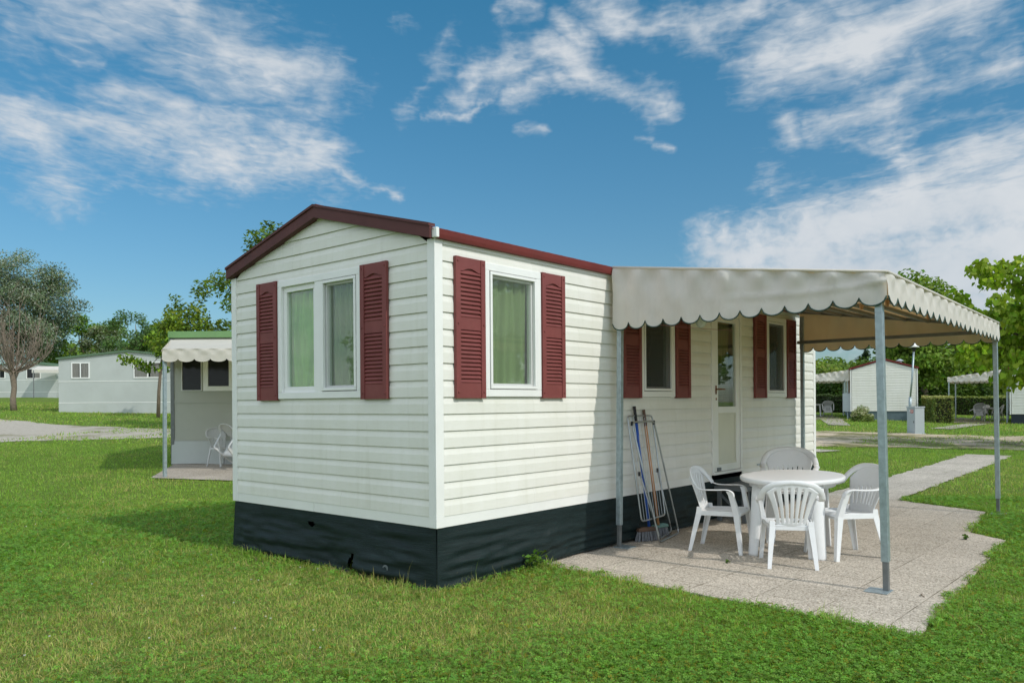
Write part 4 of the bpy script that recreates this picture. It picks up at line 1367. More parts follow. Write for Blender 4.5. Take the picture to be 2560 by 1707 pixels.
lx, ly = sr(33.2, 33.2 * .5005)
lz = Z(lx, ly)
lp = thing('street_lamp', 'thin grey lamp post with a white mushroom head behind the electricity cabinet', 'street lamp', (lx, ly, lz))
w = MB(); tl = Vector((R2[0] * .20, R2[1] * .20, 0))
w.tube([Vector((0, 0, -.05)) - tl * .0, tl * .15 + Vector((0, 0, 1.0)), tl * .2 + Vector((0, 0, 1.35))], .055, 10)
w.tube([tl * .2 + Vector((0, 0, 1.33)), tl * .62 + Vector((0, 0, 2.1)), tl + Vector((0, 0, 3.30))], .037, 10)
w.build('pole', M['galv'], lp, smooth=True)
w = MB(); rings = []
for z, r_ in ((3.26, .05), (3.30, .055), (3.42, .11), (3.44, .115), (3.445, .02)): rings.append([tl + Vector((r_ * math.cos(t), r_ * math.sin(t), z)) for t in np.linspace(0, 2 * math.pi, 16, endpoint=False)])
w.loft(rings); w.build('lamp_cup', M['black'], lp, smooth=True)
w = MB(); rings = []
for z, r_ in ((3.43, .20), (3.45, .215), (3.52, .17), (3.60, .08), (3.63, .005)): rings.append([tl + Vector((r_ * math.cos(t), r_ * math.sin(t), z)) for t in np.linspace(0, 2 * math.pi, 20, endpoint=False)])
w.loft(rings); w.build('lamp_shade', M['trim'], lp, smooth=True)

# ------------------------------------------------------------------ trees, hedges, bushes
def leaf_cloud(P, size, col, var, rg, up=.35, shape='diamond', out=None, aspect=.62):
    """leaves at points P (n,3): small bent faces with random lie"""
    n = len(P)
    nrm = rg.normal(0, 1, (n, 3)); nrm[:, 2] = np.abs(nrm[:, 2]) + up
    if out is not None: nrm += out * .8
    nrm /= np.linalg.norm(nrm, axis=1, keepdims=True)
    a = np.cross(nrm, rg.normal(0, 1, (n, 3))); a /= np.linalg.norm(a, axis=1, keepdims=True)
    b = np.cross(nrm, a)
    s = size * rg.uniform(.65, 1.3, (n, 1))
    if shape == 'diamond':
        V = np.stack([P - a * s * .5, P + b * s * aspect * .5 + nrm * s * .08, P + a * s * .5, P - b * s * aspect * .5 + nrm * s * .08], 1)
        k = 4; F_ = [np.array([0, 1, 2, 3])]
    else:       # heart-like leaf hanging from its stalk
        dn = np.array([0, 0, -1.0])
        a = a * .7 + dn * .8; a /= np.linalg.norm(a, axis=1, keepdims=True)
        b = np.cross(nrm, a); b /= np.linalg.norm(b, axis=1, keepdims=True); nn = np.cross(a, b)
        V = np.stack([P, P + a * s * .05 + b * s * .36 + nn * s * .07, P + a * s * .45 + b * s * .40 + nn * s * .04, P + a * s * 1.0, P + a * s * .45 - b * s * .40 + nn * s * .04, P + a * s * .05 - b * s * .36 + nn * s * .07], 1)
        k = 6; F_ = [np.array([0, 1, 2, 3]), np.array([0, 3, 4, 5])]
    base = (np.arange(n) * k)[:, None]
    faces = [base + f[None] for f in F_]
    c = np.array(col)[None] * (1 + rg.normal(0, var, (n, 1))) * (1 + rg.normal(0, var * .35, (n, 3)))
    c = np.clip(c, .004, .9)
    return V.reshape(-1, 3), faces, np.repeat(c, k, 0)


def merge_leaf(parts):
    V, F_, C_ = [], [], []; off = 0
    for v, fs, c in parts:
        V.append(v); C_.append(c); F_ += [f + off for f in fs]; off += len(v)
    return np.concatenate(V), F_, np.concatenate(C_)


def tree(name, label, base, trunk_h, cz, rad, n_cl, n_leaf, size, col, cl_r=.5, seed=1, trunk_r=.12, lean=(0, 0), var=.22, shape='diamond', cols=None, taper=0, group=None, hollow=.35, mat='bark', extra=None, up=.35, limbs=14, box=2.0):
    """trunk with limbs, and a crown of leaf clumps spread unevenly through an ellipsoid (cone-ish when taper > 0)"""
    rg = np.random.default_rng(seed)
    t = thing(name, label, 'tree', base, 0, group)
    col = tuple(c * k for c, k in zip(col, (1.75, 1.6, 1.35)))
    cx, cy = lean
    cl = []
    while len(cl) < n_cl:
        p = rg.uniform(-1, 1, 3); r = float((np.abs(p) ** box).sum() ** (1 / box))
        if r > 1 or r < hollow: continue
        k = 1 - taper * (p[2] * .5 + .5)
        lump = .78 + .44 * float(fbm(np.array(math.atan2(p[1], p[0]) * 1.3 + 9 + seed), np.array(p[2] * 1.6 + 7), 1.1, 2))
        cl.append((cx + p[0] * rad[0] * k * lump, cy + p[1] * rad[1] * k * lump, cz + p[2] * rad[2]))
    if extra: cl += [tuple(e) for e in extra]
    cl = np.array(cl)
    csize = rg.uniform(.6, 1.35, len(cl)) * cl_r
    w_ = csize ** 2; w_ /= w_.sum()
    idx = rg.choice(len(cl), n_leaf, p=w_)
    g = rg.normal(0, 1, (n_leaf, 3)); g /= np.linalg.norm(g, axis=1, keepdims=True)
    rr = rg.uniform(0, 1, (n_leaf, 1)) ** .45
    off = g * rr * csize[idx][:, None] * np.array([1, 1, .72])
    P = cl[idx] + off
    out = P - np.array([cx, cy, cz]); out /= np.maximum(np.linalg.norm(out, axis=1, keepdims=True), .1)
    ctint = 1 + rg.normal(0, .16, (len(cl), 1)) * np.array([[1, .8, .6]])
    V, F_, C_ = leaf_cloud(P, size, col, var, rg, up, shape, out)
    k = len(V) // n_leaf
    C_ = C_ * np.repeat(ctint[idx], k, 0)
    if cols:
        m = rg.random(n_leaf) < cols[1]
        mm = np.repeat(m, k); C_[mm] = np.array(cols[0]) * (1 + rg.normal(0, .15, (mm.sum(), 1)))
    C_ = np.clip(C_, .003, .9)
    link_mesh('crown', np_mesh('crown', V, F_, C_), M['leaf'], t)
    w = MB()
    top = Vector((cx * .6, cy * .6, cz + rad[2] * .35)); fork = Vector((cx * .35, cy * .35, trunk_h))
    w.tube([(0, 0, -.15), (cx * .1, cy * .1, trunk_h * .5), fork, fork.lerp(top, .5) + Vector((.1, -.05, 0)), top], [trunk_r * 1.25, trunk_r, trunk_r * .82, trunk_r * .5, trunk_r * .12], 9)
    order = rg.permutation(len(cl))[:limbs]
    for i in order:
        e = Vector(cl[i]); s = fork.lerp(top, float(rg.uniform(0, .55)))
        m = s.lerp(e, .5) + Vector((0, 0, -.1 * (e - s).length + .05)); rr_ = trunk_r * .34
        w.tube([s, m, e], [rr_, rr_ * .6, rr_ * .18], 6)
    w.build('trunk', M[mat], t, smooth=True)
    return t


def on(s, u, du_=0):
    """ground point at depth s under picture column u (source px)"""
    x, y = sr(s, s * (u - 1280) / 1984.6)
    return (x, y, Z(x, y))


GREEN = (.060, .105, .022)
GT = 'trees behind the left-hand cabins'
tree('silver_tree', 'tall dense grey-green silvery tree rising behind the bare tree at the left edge', on(70, 50), 3.5, 7.6, (5.0, 4.2, 4.6), 230, 62000, .17, (.095, .135, .095), 1.1, 11, .28, var=.3, cols=((.42, .46, .39), .16), hollow=.1, box=2.1, group=GT, up=.1)
tree('leafy_tree', 'bright green bushy tree just above the roof of the long white cabin', on(78, 205), 2.5, 4.4, (4.4, 3.4, 3.2), 80, 14000, .26, (.095, .18, .028), .95, 12, .2, group=GT)
tree('silver_tree', 'small silvery grey-green tree over the middle of the long white cabin roof', on(72, 258), 2, 3.6, (2.6, 2.2, 2.2), 40, 5000, .26, (.11, .15, .085), .7, 13, .15, cols=((.3, .33, .27), .12), group=GT)
tree('acacia_tree', 'dark feathery tree with an open crown between the long cabin and the little yellow-green tree', on(62, 340), 3, 4.9, (2.1, 2.0, 2.5), 34, 6000, .19, (.065, .125, .045), .62, 14, .14, group=GT)
tree('leafy_tree', 'green tree peeping out low behind the long white cabin at its right', on(66, 392), 2, 3.4, (2.4, 2, 2.2), 40, 4200, .28, (.07, .13, .02), .7, 25, .14, group=GT)
tree('young_tree', 'slender young yellow-green tree with a leaning trunk in front of the long white cabin', on(37.2, 395), 2.5, 3.75, (.80, .75, 1.05), 30, 3000, .17, (.125, .21, .02), .40, 15, .075, (.30, -.35), cols=((.09, .16, .02), .3),
     extra=[(-.75, .95, 2.65), (-.95, 1.2, 2.75), (-.5, .65, 2.5), (-.3, .3, 2.35), (.25, -.2, 2.3)], limbs=20)
tree('yellow_tree', 'sparse yellow-green tree top showing over the bright green roof edge', on(31, 490), 2.6, 3.6, (1.55, 1.3, 1.15), 44, 4200, .16, (.125, .19, .025), .38, 16, .10, cols=((.08, .14, .02), .35), hollow=.2,
     extra=[(.3, .1, 5.2), (.35, .05, 5.5), (-.55, .5, 5.0)])
tree('maple_tree', 'tall green tree behind the left slope of the mobile home roof', on(29, 715), 2.6, 4.75, (2.2, 2.0, 2.7), 85, 11000, .16, (.075, .135, .024), .52, 17, .16, cols=((.12, .17, .03), .2))


def bare_tree(label, base, seed=3):
    t = thing('bare_tree', label, 'tree', base)
    w = MB(); w.tube([(0, 0, -.1), (-.03, .02, .6), (.03, 0, 1.2), (.0, .02, 1.7), (.02, 0, 2.0), (0, 0, 2.2)], [.17, .14, .13, .15, .23, .12], 10)
    w.build('trunk', M['bark_pale'], t, smooth=True)
    rg = random.Random(seed); w = MB()
    for i in range(46):
        a = rg.uniform(0, 2 * math.pi); sp = rg.uniform(.1, 1.0) ** .7
        dx, dy = math.cos(a) * sp * 2.5, math.sin(a) * sp * 2.0; h = rg.uniform(1.8, 4.2) * (1.25 - .62 * sp)
        p0 = Vector((rg.uniform(-.12, .12), rg.uniform(-.12, .12), 1.85 + rg.uniform(0, .25)))
        pts = [p0, p0 + Vector((dx * .5, dy * .5, h * .22)), p0 + Vector((dx * .85, dy * .85, h * .55)), p0 + Vector((dx, dy, h))]
        pts = smooth_path(pts, 4)
        w.tube(pts, [.036 * (1 - .88 * k / (len(pts) - 1)) for k in range(len(pts))], 5)
        for k in range(8):
            q = pts[rg.randrange(3, len(pts) - 1)]
            e = q + Vector((rg.uniform(-.5, .5), rg.uniform(-.4, .4), rg.uniform(.25, .9)))
            w.tube([q, q.lerp(e, .5) + Vector((0, 0, -.04)), e], [.016, .011, .004], 4)
    w.build('branches', M['bark_pale'], t, smooth=True)


x, y = 10.38, 43.06
bare_tree('bare pruned tree with upright leafless branches at the left edge beyond the gravel road', (x, y, Z(x, y)))

# right: broad-leaved tree near, maple behind, wood
xb, yb = sr(23.0, 23.0 * (2655 - 1280) / 1984.6)
tree('broad_leaved_tree', 'low broad tree with large yellow-green heart-shaped leaves at the right edge beside the path', (xb, yb, Z(xb, yb)), 2.0, 3.70, (2.75, 2.75, 1.85), 150, 13000, .165, (.15, .245, .022), .42, 21, .16, shape='heart', var=.22, cols=((.25, .34, .04), .25), hollow=.35, box=3.2,
     extra=[(-R2[0] * 2.6, -R2[1] * 2.6, 2.85), (-R2[0] * 2.85, -R2[1] * 2.85, 2.65), (-R2[0] * 2.4, -R2[1] * 2.4, 2.5), (-R2[0] * 2.35, -R2[1] * 2.35, 5.2), (-R2[0] * 2.0, -R2[1] * 2.0, 4.9)])
GR = 'trees of the wood behind the right-hand homes'
tree('maple_tree', 'tall bright green tree rising above the right half of the white awning', on(56, 2312), 2.5, 5.7, (4.3, 3.6, 4.1), 130, 17000, .30, (.085, .15, .022), .95, 22, .24, taper=.25, group=GR)
specs = [(66, 2030, 2.6, (3.4, 2.6, 1.6), (.12, .185, .035), 'pale fresh green tree over the distant left awning'),
         (72, 2105, 2.9, (2.6, 2.4, 1.7), (.08, .14, .026), 'darker green round tree left of the distant red roof'),
         (64, 2195, 2.7, (2.4, 2.2, 1.6), (.07, .125, .024), 'mid green tree behind the peak of the distant red roof'),
         (62, 2400, 3.7, (3.0, 2.8, 2.5), (.085, .15, .026), 'deep green tree between the maple and the broad-leaved tree'),
         (64, 2475, 4.2, (3.2, 2.8, 3.0), (.065, .12, .024), 'dark green tree over the distant right awning'),
         (66, 2570, 4.6, (3.6, 2.8, 3.4), (.055, .10, .02), 'dark green tree behind the mobile home at the right edge'),
         (70, 2262, 3.0, (3.4, 2.6, 2.2), (.065, .12, .024), 'low dark tree right of the distant red-roofed home')]
for i, (s_, u_, cz_, rd_, cl_, lb_) in enumerate(specs):
    tree('wood_tree', lb_, on(s_, u_), 1.6, cz_ - .4, rd_, 60, 7000, .34, cl_, .9, 40 + i, .2, group=GR, hollow=.2)
for i, (s_, u_, h_, lb_) in enumerate(((95, 2164, 6.7, 'taller thin dark cypress poking above the wood left of the nearest awning post'), (96, 2151, 6.1, 'shorter thin dark cypress beside the taller one above the wood'))):
    tree('cypress_tree', lb_, on(s_, u_), 1.0, h_ * .5, (.55, .55, h_ * .5), 46, 2400, .28, (.022, .045, .02), .4, 60 + i, .12, taper=.6, group='cypresses above the wood', hollow=0)
GB = 'trees beside the lawn that the window panes mirror'
for i, (x_, y_, h_, r_, lb_) in enumerate(((-20, 21, 4.2, 3.4, 'tree far to the left of the home that the gable window mirrors'), (-27, 12, 4.6, 3.8, 'tree left of the lawn nearer the camera that the gable window mirrors'), (-13, 30, 3.6, 3.0, 'small tree beyond the left edge that the gable window mirrors'),
                                     (26, -13, 4.4, 3.2, 'tree to the right of the path that the door glass mirrors'), (33, -17, 4.8, 3.6, 'bigger tree far right of the path that the door glass mirrors'), (19, -17, 4.2, 3.2, 'tree behind the camera on the right that the side windows mirror'), (9, -24, 4.6, 3.8, 'tree behind the camera that the long-side windows mirror'))):
    tree('park_tree', lb_, (x_, y_, Z(x_, y_)), 1.8, h_, (r_, r_, h_ * .72), 50, 3600, .38, (.07, .13, .022), .9, 140 + i, .2, group=GB)
# understorey shrubs behind the homes
US = 'shrubs filling the edge of the wood'
sh = [(60, 2052, 1.9, 'leafy green shrub under the distant left awning beside its posts'), (61, 2085, 2.0, 'leafy green shrub behind the blue chair table of the distant left awning'), (60, 2110, 2.1, 'dark shrub hidden behind the red-roofed home'),
      (57, 2300, 1.8, 'leafy shrub behind the clipped hedge right of the red-roofed home'), (58, 2335, 1.9, 'dark shrub behind the near end of the clipped hedge'),
      (60, 2385, 2.0, 'dark shrub at the left post of the distant right awning'), (60, 2430, 2.0, 'dark shrub between the posts of the distant right awning'), (60, 2478, 2.0, 'dark shrub behind the chairs of the distant right awning'), (60, 2530, 2.0, 'dark shrub behind the mobile home at the right edge')]
sh[1] = (61, 2085, 2.0, 'leafy green shrub behind the tipped chair of the distant left awning')


def shrub(name, label, base, rad, n, size, col, seed, cat='shrub', group=None, cols=None, cl=22, clr=.38):
    rg = np.random.default_rng(seed); t = thing(name, label, cat, base, 0, group)
    p = rg.normal(0, 1, (cl, 3)); p /= np.linalg.norm(p, axis=1, keepdims=True); p *= rg.uniform(.3, .85, (cl, 1)); p[:, 2] = np.abs(p[:, 2]) * 1.0
    C0 = p * np.array(rad); idx = rg.integers(0, cl, n)
    g = rg.normal(0, 1, (n, 3)); g /= np.linalg.norm(g, axis=1, keepdims=True)
    P = C0[idx] + g * rg.uniform(0, 1, (n, 1)) ** .4 * clr * np.array([rad[0], rad[1], rad[2] * .8])
    P[:, 2] = np.abs(P[:, 2]) + .02
    V, F_, C_ = leaf_cloud(P, size, col, .25, rg)
    if cols:
        m = np.repeat((rg.random(n) < cols[1]) & (P[:, 2] > rad[2] * .35), 4); C_[m] = cols[0]
    link_mesh('foliage', np_mesh('foliage', V, F_, C_), M['leaf'], t)
    w = MB()
    for i in range(9):
        e = Vector(C0[i % cl]); w.tube([(0, 0, -.05), e * .5 + Vector((0, 0, .05)), e], [.03, .02, .008], 5)
    w.build('stem', M['bark'], t)
    return t


for i, (s_, u_, r_, lb_) in enumerate(sh):
    shrub('wood_shrub', lb_, on(s_, u_), (r_, r_, 2.5), 5200, .26, (.065 + .015 * (i % 3), .125 + .02 * (i % 3), .024), 80 + i, group=US, cl=30)
bx, by, bz = 38.3, 8.45, .37
shrub('flowering_bush', 'round bush with pale cream blossom at the foot of the distant mobile home', (bx, by, bz), (.66, .62, .80), 9000, .075, (.20, .26, .08), 71, 'bush', cols=((.62, .60, .42), .36), cl=60, clr=.30)


def hedge(label, p, q, thick, h, n, size, col, seed, top=None):
    """clipped box hedge along p -> q"""
    rg = np.random.default_rng(seed); p = np.array(p, float); q = np.array(q, float)
    t = thing('hedge', label, 'hedge', (p[0], p[1], 0), 0, 'clipped box hedges')
    L = np.hypot(*(q - p)); a = (q - p) / L; b = np.array([-a[1], a[0]])
    uvw = rg.uniform(0, 1, (n, 3)) * np.array([L, thick, h])
    face_ = rg.choice(4, n, p=[.34, .34, .22, .10])
    sh_ = np.abs(rg.normal(0, .05, n))
    uvw[face_ == 0, 1] = sh_[face_ == 0]; uvw[face_ == 1, 1] = thick - sh_[face_ == 1]; uvw[face_ == 2, 2] = h - sh_[face_ == 2]
    m = face_ == 3; e = rg.random(m.sum()) < .5; uvw[m, 0] = np.where(e, sh_[m], L - sh_[m])
    bump_ = (fbm(uvw[:, 0] + seed, uvw[:, 2] + 3, 1.6, 3) - .5) * .22
    uvw[:, 1] += bump_ * np.where(face_ == 0, -1, 1) * (face_ < 2); uvw[:, 2] += bump_ * (face_ == 2)
    X = p[0] + a[0] * uvw[:, 0] + b[0] * (uvw[:, 1] - thick / 2); Y = p[1] + a[1] * uvw[:, 0] + b[1] * (uvw[:, 1] - thick / 2)
    P = np.stack([X - p[0], Y - p[1], zg(X, Y) + uvw[:, 2]], 1)
    V, F_, C_ = leaf_cloud(P, size, col, .28, rg, .15)
    if top is not None:  # leaves along the top get their own paler colour
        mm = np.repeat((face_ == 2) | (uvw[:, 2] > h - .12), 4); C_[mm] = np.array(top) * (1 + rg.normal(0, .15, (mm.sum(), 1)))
    link_mesh('foliage', np_mesh('foliage', V, F_, C_), M['leaf'], t)
    w = MB(); k = max(2, int(L / 1.5)); i_ = .10
    pts = [p + (q - p) * ((i_ + (L - 2 * i_) * j / k) / L) for j in range(k + 1)]
    rings = []
    for c in pts:
        zz = Z(c[0], c[1]); y0 = c - b * (thick / 2 - i_); y1 = c + b * (thick / 2 - i_)
        rings.append([(y0[0] - p[0], y0[1] - p[1], zz - .05), (y1[0] - p[0], y1[1] - p[1], zz - .05), (y1[0] - p[0], y1[1] - p[1], zz + h - i_), (y0[0] - p[0], y0[1] - p[1], zz + h - i_)])
    w.loft(rings); w.build('branches', M['core'], t)
    return t


hedge('short clipped hedge with a pale top jutting out beside the distant red-roofed home', (39.9, 4.95), (43.2, 6.35), .85, 1.34, 9000, .095, (.20, .25, .07), 91, (.42, .43, .17))
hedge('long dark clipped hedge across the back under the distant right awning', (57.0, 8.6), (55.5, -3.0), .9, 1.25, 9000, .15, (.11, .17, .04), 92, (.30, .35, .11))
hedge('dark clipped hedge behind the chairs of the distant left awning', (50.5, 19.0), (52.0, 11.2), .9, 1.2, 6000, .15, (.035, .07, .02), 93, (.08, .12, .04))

# weeds
def weed(label, base, h, n, seed, size=.05, col=(.10, .19, .025)):
    rg = np.random.default_rng(seed); t = thing('weed_plant', label, 'weed', base)
    P = np.stack([rg.normal(0, h * .45, n), rg.normal(0, h * .35, n), rg.uniform(.01, h, n)], 1)
    V, F_, C_ = leaf_cloud(P, size, col, .2, rg, .6)
    link_mesh('foliage', np_mesh('foliage', V, F_, C_), M['grass'], t)
    w = MB()
    for i in range(4): w.tube([(0, 0, -.02), tuple(P[i] * np.array([.5, .5, .6])), tuple(P[i])], .003, 4)
    w.build('stem', M['grass'] if False else M['piping'], t)


weed('leafy green weed growing at the foot of the dark net beside the patio edge', (1.10, -.10, -.01), .17, 70, 5, .055)
weed('tiny weed in a slab joint on the far right corner of the patio', (5.05, -2.72, 0), .05, 22, 6, .04)
weed('tiny green weed growing through the slabs in front of the white chair', (2.37, -1.32, 0), .03, 14, 7, .025)

# ------------------------------------------------------------------ lawn
def inpoly(x, y, poly):
    ins = np.zeros(len(x), bool); n = len(poly)
    for i in range(n):
        x0, y0 = poly[i]; x1, y1 = poly[(i + 1) % n]
        if y0 == y1: continue
        c = ((y0 > y) != (y1 > y)) & (x < (x1 - x0) * (y - y0) / (y1 - y0) + x0)
        ins ^= c
    return ins


ROADP = ROAD_N + ROAD_F[::-1]; TRKP = TRK_N + TRK_F[::-1]
HOMEP = [(.0, .0), (HL, .0), (HL, HW), (.0, HW)]
NBP = [tuple(NL), tuple(NL + np.array(du) * LN), tuple(NL + np.array(du) * LN - np.array(dn) * DN), tuple(NL - np.array(dn) * DN)]


def lawn_points(s0, s1, dens, rg, margin=.92):
    hw = lambda s: margin * s + .8
    area = (hw(s0) + hw(s1)) * (s1 - s0)
    n = int(area * dens)
    s = rg.uniform(s0, s1, int(n * 1.6)); keep = rg.random(len(s)) < hw(s) / hw(s1); s = s[keep][:n]
    r = rg.uniform(-1, 1, len(s)) * hw(s)
    x = CAM[0] + F2[0] * s + R2[0] * r; y = CAM[1] + F2[1] * s + R2[1] * r
    jx = x + (fbm(x + 50, y + 50, 4, 3) - .5) * .24 + rg.normal(0, .015, len(x)); jy = y + (fbm(x + 90, y + 20, 4, 3) - .5) * .24 + rg.normal(0, .015, len(x))
    bad = inpoly(jx, jy, PATIO) | inpoly(jx, jy, PATH) | inpoly(x, y, HOMEP) | inpoly(x, y, NBP) | inpoly(jx, jy, LPAT)
    if s1 > 18:
        gx = (fbm(x, y, .55, 4))
        bad |= inpoly(jx, jy, ROADP) & (gx < .60)
        bad |= inpoly(jx, jy, TRKP) & (gx < .56)
    ok = ~bad
    return x[ok], y[ok], s[ok]


def dryness(x, y):
    """0 lush clover .. 1 dry straw-coloured turf"""
    n = fbm(x + 40, y + 40, .42, 4)
    d = np.clip((n - .47) * 5, 0, 1)
    patch = np.exp(-(((x + 1.5) / 1.9) ** 2 + ((y - .25) / 1.5) ** 2))       # worn strip in front of the gable
    front = np.exp(-(((x + .2) / .9) ** 2 + ((y + .9) / .9) ** 2)) * .5
    return np.clip(d * .55 + patch * .75 + front, 0, 1)


def blades(x, y, h, wd, rg, seg, lean=1.05):
    n = len(x)
    z = zg(x, y) - .012 + .009 * (fbm(x + 300, y + 300, .8, 3) - .5)
    th = rg.uniform(0, 2 * np.pi, n); ph = rg.uniform(0, 2 * np.pi, n)
    ln = np.abs(rg.normal(0, lean, n))
    d = np.stack([np.cos(ph) * ln, np.sin(ph) * ln, np.ones(n)], 1); d /= np.linalg.norm(d, axis=1, keepdims=True)
    s = np.stack([np.cos(th), np.sin(th), np.zeros(n)], 1)
    B = np.stack([x, y, z], 1); h = h[:, None]; wd = wd[:, None]
    drop = np.stack([np.cos(ph), np.sin(ph), -.55 * np.ones(n)], 1) * ln[:, None] * .5
    if seg == 2:
        m = B + d * h * .55; t = B + d * h + drop * h * .7
        V = np.stack([B - s * wd, B + s * wd, m + s * wd * .8, m - s * wd * .8, t], 1)
        k = 5; F_ = [np.array([0, 1, 2, 3]), np.array([3, 2, 4])]
    else:
        t = B + d * h + drop * h * .4
        V = np.stack([B - s * wd, B + s * wd, t], 1); k = 3; F_ = [np.array([0, 1, 2])]
    base = (np.arange(n) * k)[:, None]
    return V.reshape(-1, 3), [base + f[None] for f in F_], k


def lawn_colour(x, y, rg, jit=.22):
    n = len(x); dr = dryness(x, y)[:, None]
    big = fbm(x + 5, y + 77, .9, 3)[:, None]
    green = np.array([[.175, .335, .050]]) * (1 - big) + np.array([[.270, .420, .070]]) * big
    straw = np.array([[.44, .43, .16]])
    pick = rg.random((n, 1))
    c = np.where(pick < dr * .58 + .03, straw, green)
    c = c * np.array([[1.17, 1.10, 1.06]]) * (1 + rg.normal(0, jit, (n, 1))) * (1 + rg.normal(0, .07, (n, 3))) * (.68 + .64 * fbm(x + 71, y + 13, 5.5, 3)[:, None])
    c = np.where(rg.random((n, 1)) < .03, np.array([[.27, .24, .14]]), c)
    return np.clip(c, .01, .7)


def grass_zone(label, s0, s1, dens, h, wd, seg, seed):
    rg = np.random.default_rng(seed)
    x, y, s = lawn_points(s0, s1, dens, rg)
    n = len(x)
    hh = h * rg.uniform(.45, 1.25, n) * (.75 + .5 * fbm(x + 11, y + 3, 1.7, 3))
    # taller unmown fringe along the skirt and the slabs
    ed = np.minimum(np.abs(x), 9) * 0 + 9.0
    hh *= 1 + 1.0 * np.clip((vnoise(x * 6.5 + 31, y * 6.5 + 8) - .70) * 5, 0, 1) * rg.uniform(.4, 1.3, n)
    dsk = np.where((y > -.3) & (y < HW + .2), np.abs(x), 9.0); dsd = np.where((x > -.3) & (x < 1.4), np.abs(y), 9.0)
    dm = np.minimum(dsk, dsd)
    dp = np.full(n, 9.0)
    for a_, b_ in zip(PATIO, PATIO[1:] + PATIO[:1]):
        ax, ay = a_; bx_, by_ = b_[0] - ax, b_[1] - ay
        tt = np.clip(((x - ax) * bx_ + (y - ay) * by_) / (bx_ ** 2 + by_ ** 2), 0, 1)
        dp = np.minimum(dp, np.hypot(x - ax - bx_ * tt, y - ay - by_ * tt))
    hh *= 1 + .9 * np.clip(1 - dp / .22, 0, 1) * rg.uniform(.1, 1.5, n)
    hh *= 1 + 1.1 * np.clip(1 - dm / .35, 0, 1) * rg.uniform(.3, 1.4, n)
    tall = rg.random(n) < .010
    hh[tall] *= rg.uniform(1.8, 3.0, tall.sum())
    w_ = wd * rg.uniform(.6, 1.3, n); w_[tall] *= .7
    V, F_, k = blades(x, y, hh, w_, rg, seg)
    C_ = np.repeat(lawn_colour(x, y, rg), k, 0)
    o = link_mesh('grass', np_mesh('grass', V, F_, C_), M['grass'])
    tag(o, kind='stuff')
    return n


grass_zone('', 3.3, 7.2, 6400, .034, .0021, 2, 101)
grass_zone('', 7.2, 12.5, 2900, .040, .0032, 2, 102)
grass_zone('', 12.5, 24, 800, .055, .0055, 1, 103)
grass_zone('', 24, 52, 110, .075, .017, 1, 104)


def clover():
    rg = np.random.default_rng(205); parts = []
    for s0, s1, dens, sz in ((3.3, 6.5, 4200, .0130), (6.5, 12, 1400, .018)):
        x, y, s = lawn_points(s0, s1, dens, rg)
        lush = (1 - .8 * dryness(x, y)) * (.30 + .95 * np.clip((fbm(x + 21, y + 63, .75, 3) - .42) * 5, 0, 1))
        k = rg.random(len(x)) < lush; x, y = x[k], y[k]; n = len(x)
        z = zg(x, y) - .012 + rg.uniform(.016, .046, n)
        t0 = rg.uniform(0, 2 * np.pi, n); sc = sz * rg.uniform(.7, 1.35, n)
        tilt = rg.normal(0, .28, (n, 2))
        C_ = np.array([[.185, .365, .052]]) * (1 + rg.normal(0, .2, (n, 1))) * (1 + rg.normal(0, .08, (n, 3)))
        yel = rg.random(n) < .09; C_[yel] = np.array([.25, .24, .02]) * rg.uniform(.7, 1.2, (yel.sum(), 1))
        for j in range(3):
            a = t0 + j * 2.094
            def P(r_, da):
                px = np.cos(a + da) * r_ * sc; py = np.sin(a + da) * r_ * sc
                return np.stack([x + px, y + py, z + px * tilt[:, 0] + py * tilt[:, 1] + .15 * sc * r_ * (abs(da) > .1)], 1)
            V = np.stack([P(.05, 0), P(.85, -.62), P(1.05, 0.0), P(.85, .62)], 1).reshape(-1, 3)
            base = (np.arange(n) * 4)[:, None]
            parts.append((V, [base + np.array([0, 1, 2, 3])[None]], np.repeat(np.clip(C_, .01, .5), 4, 0)))
    V, F_, C_ = merge_leaf(parts)
    tag(link_mesh('clover', np_mesh('clover', V, F_, C_), M['grass']), kind='stuff')


clover()


def lawn_flowers():
    """small white clover heads"""
    rg = np.random.default_rng(9); n0 = 46
    s = rg.uniform(4.5, 11, n0); r = rg.uniform(-.62, -.15, n0) * s
    x = CAM[0] + F2[0] * s + R2[0] * r; y = CAM[1] + F2[1] * s + R2[1] * r
    mb = MB()
    for i in range(n0):
        if x[i] > -.2 and y[i] > -.3: continue
        c = Vector((x[i], y[i], -.02 + rg.uniform(.045, .075)))
        for k in range(9):
            a = k * 2.4; d = Vector((math.cos(a), math.sin(a), .5)) * .0045
            mb.add([c + d * .2, c + d + Vector((0, 0, .006)), c + d * 1.05, c + d + Vector((0, 0, -.004))], [(0, 1, 2, 3)])
    tag(mb.build('flowers', M['white_ink']), kind='stuff')


lawn_flowers()

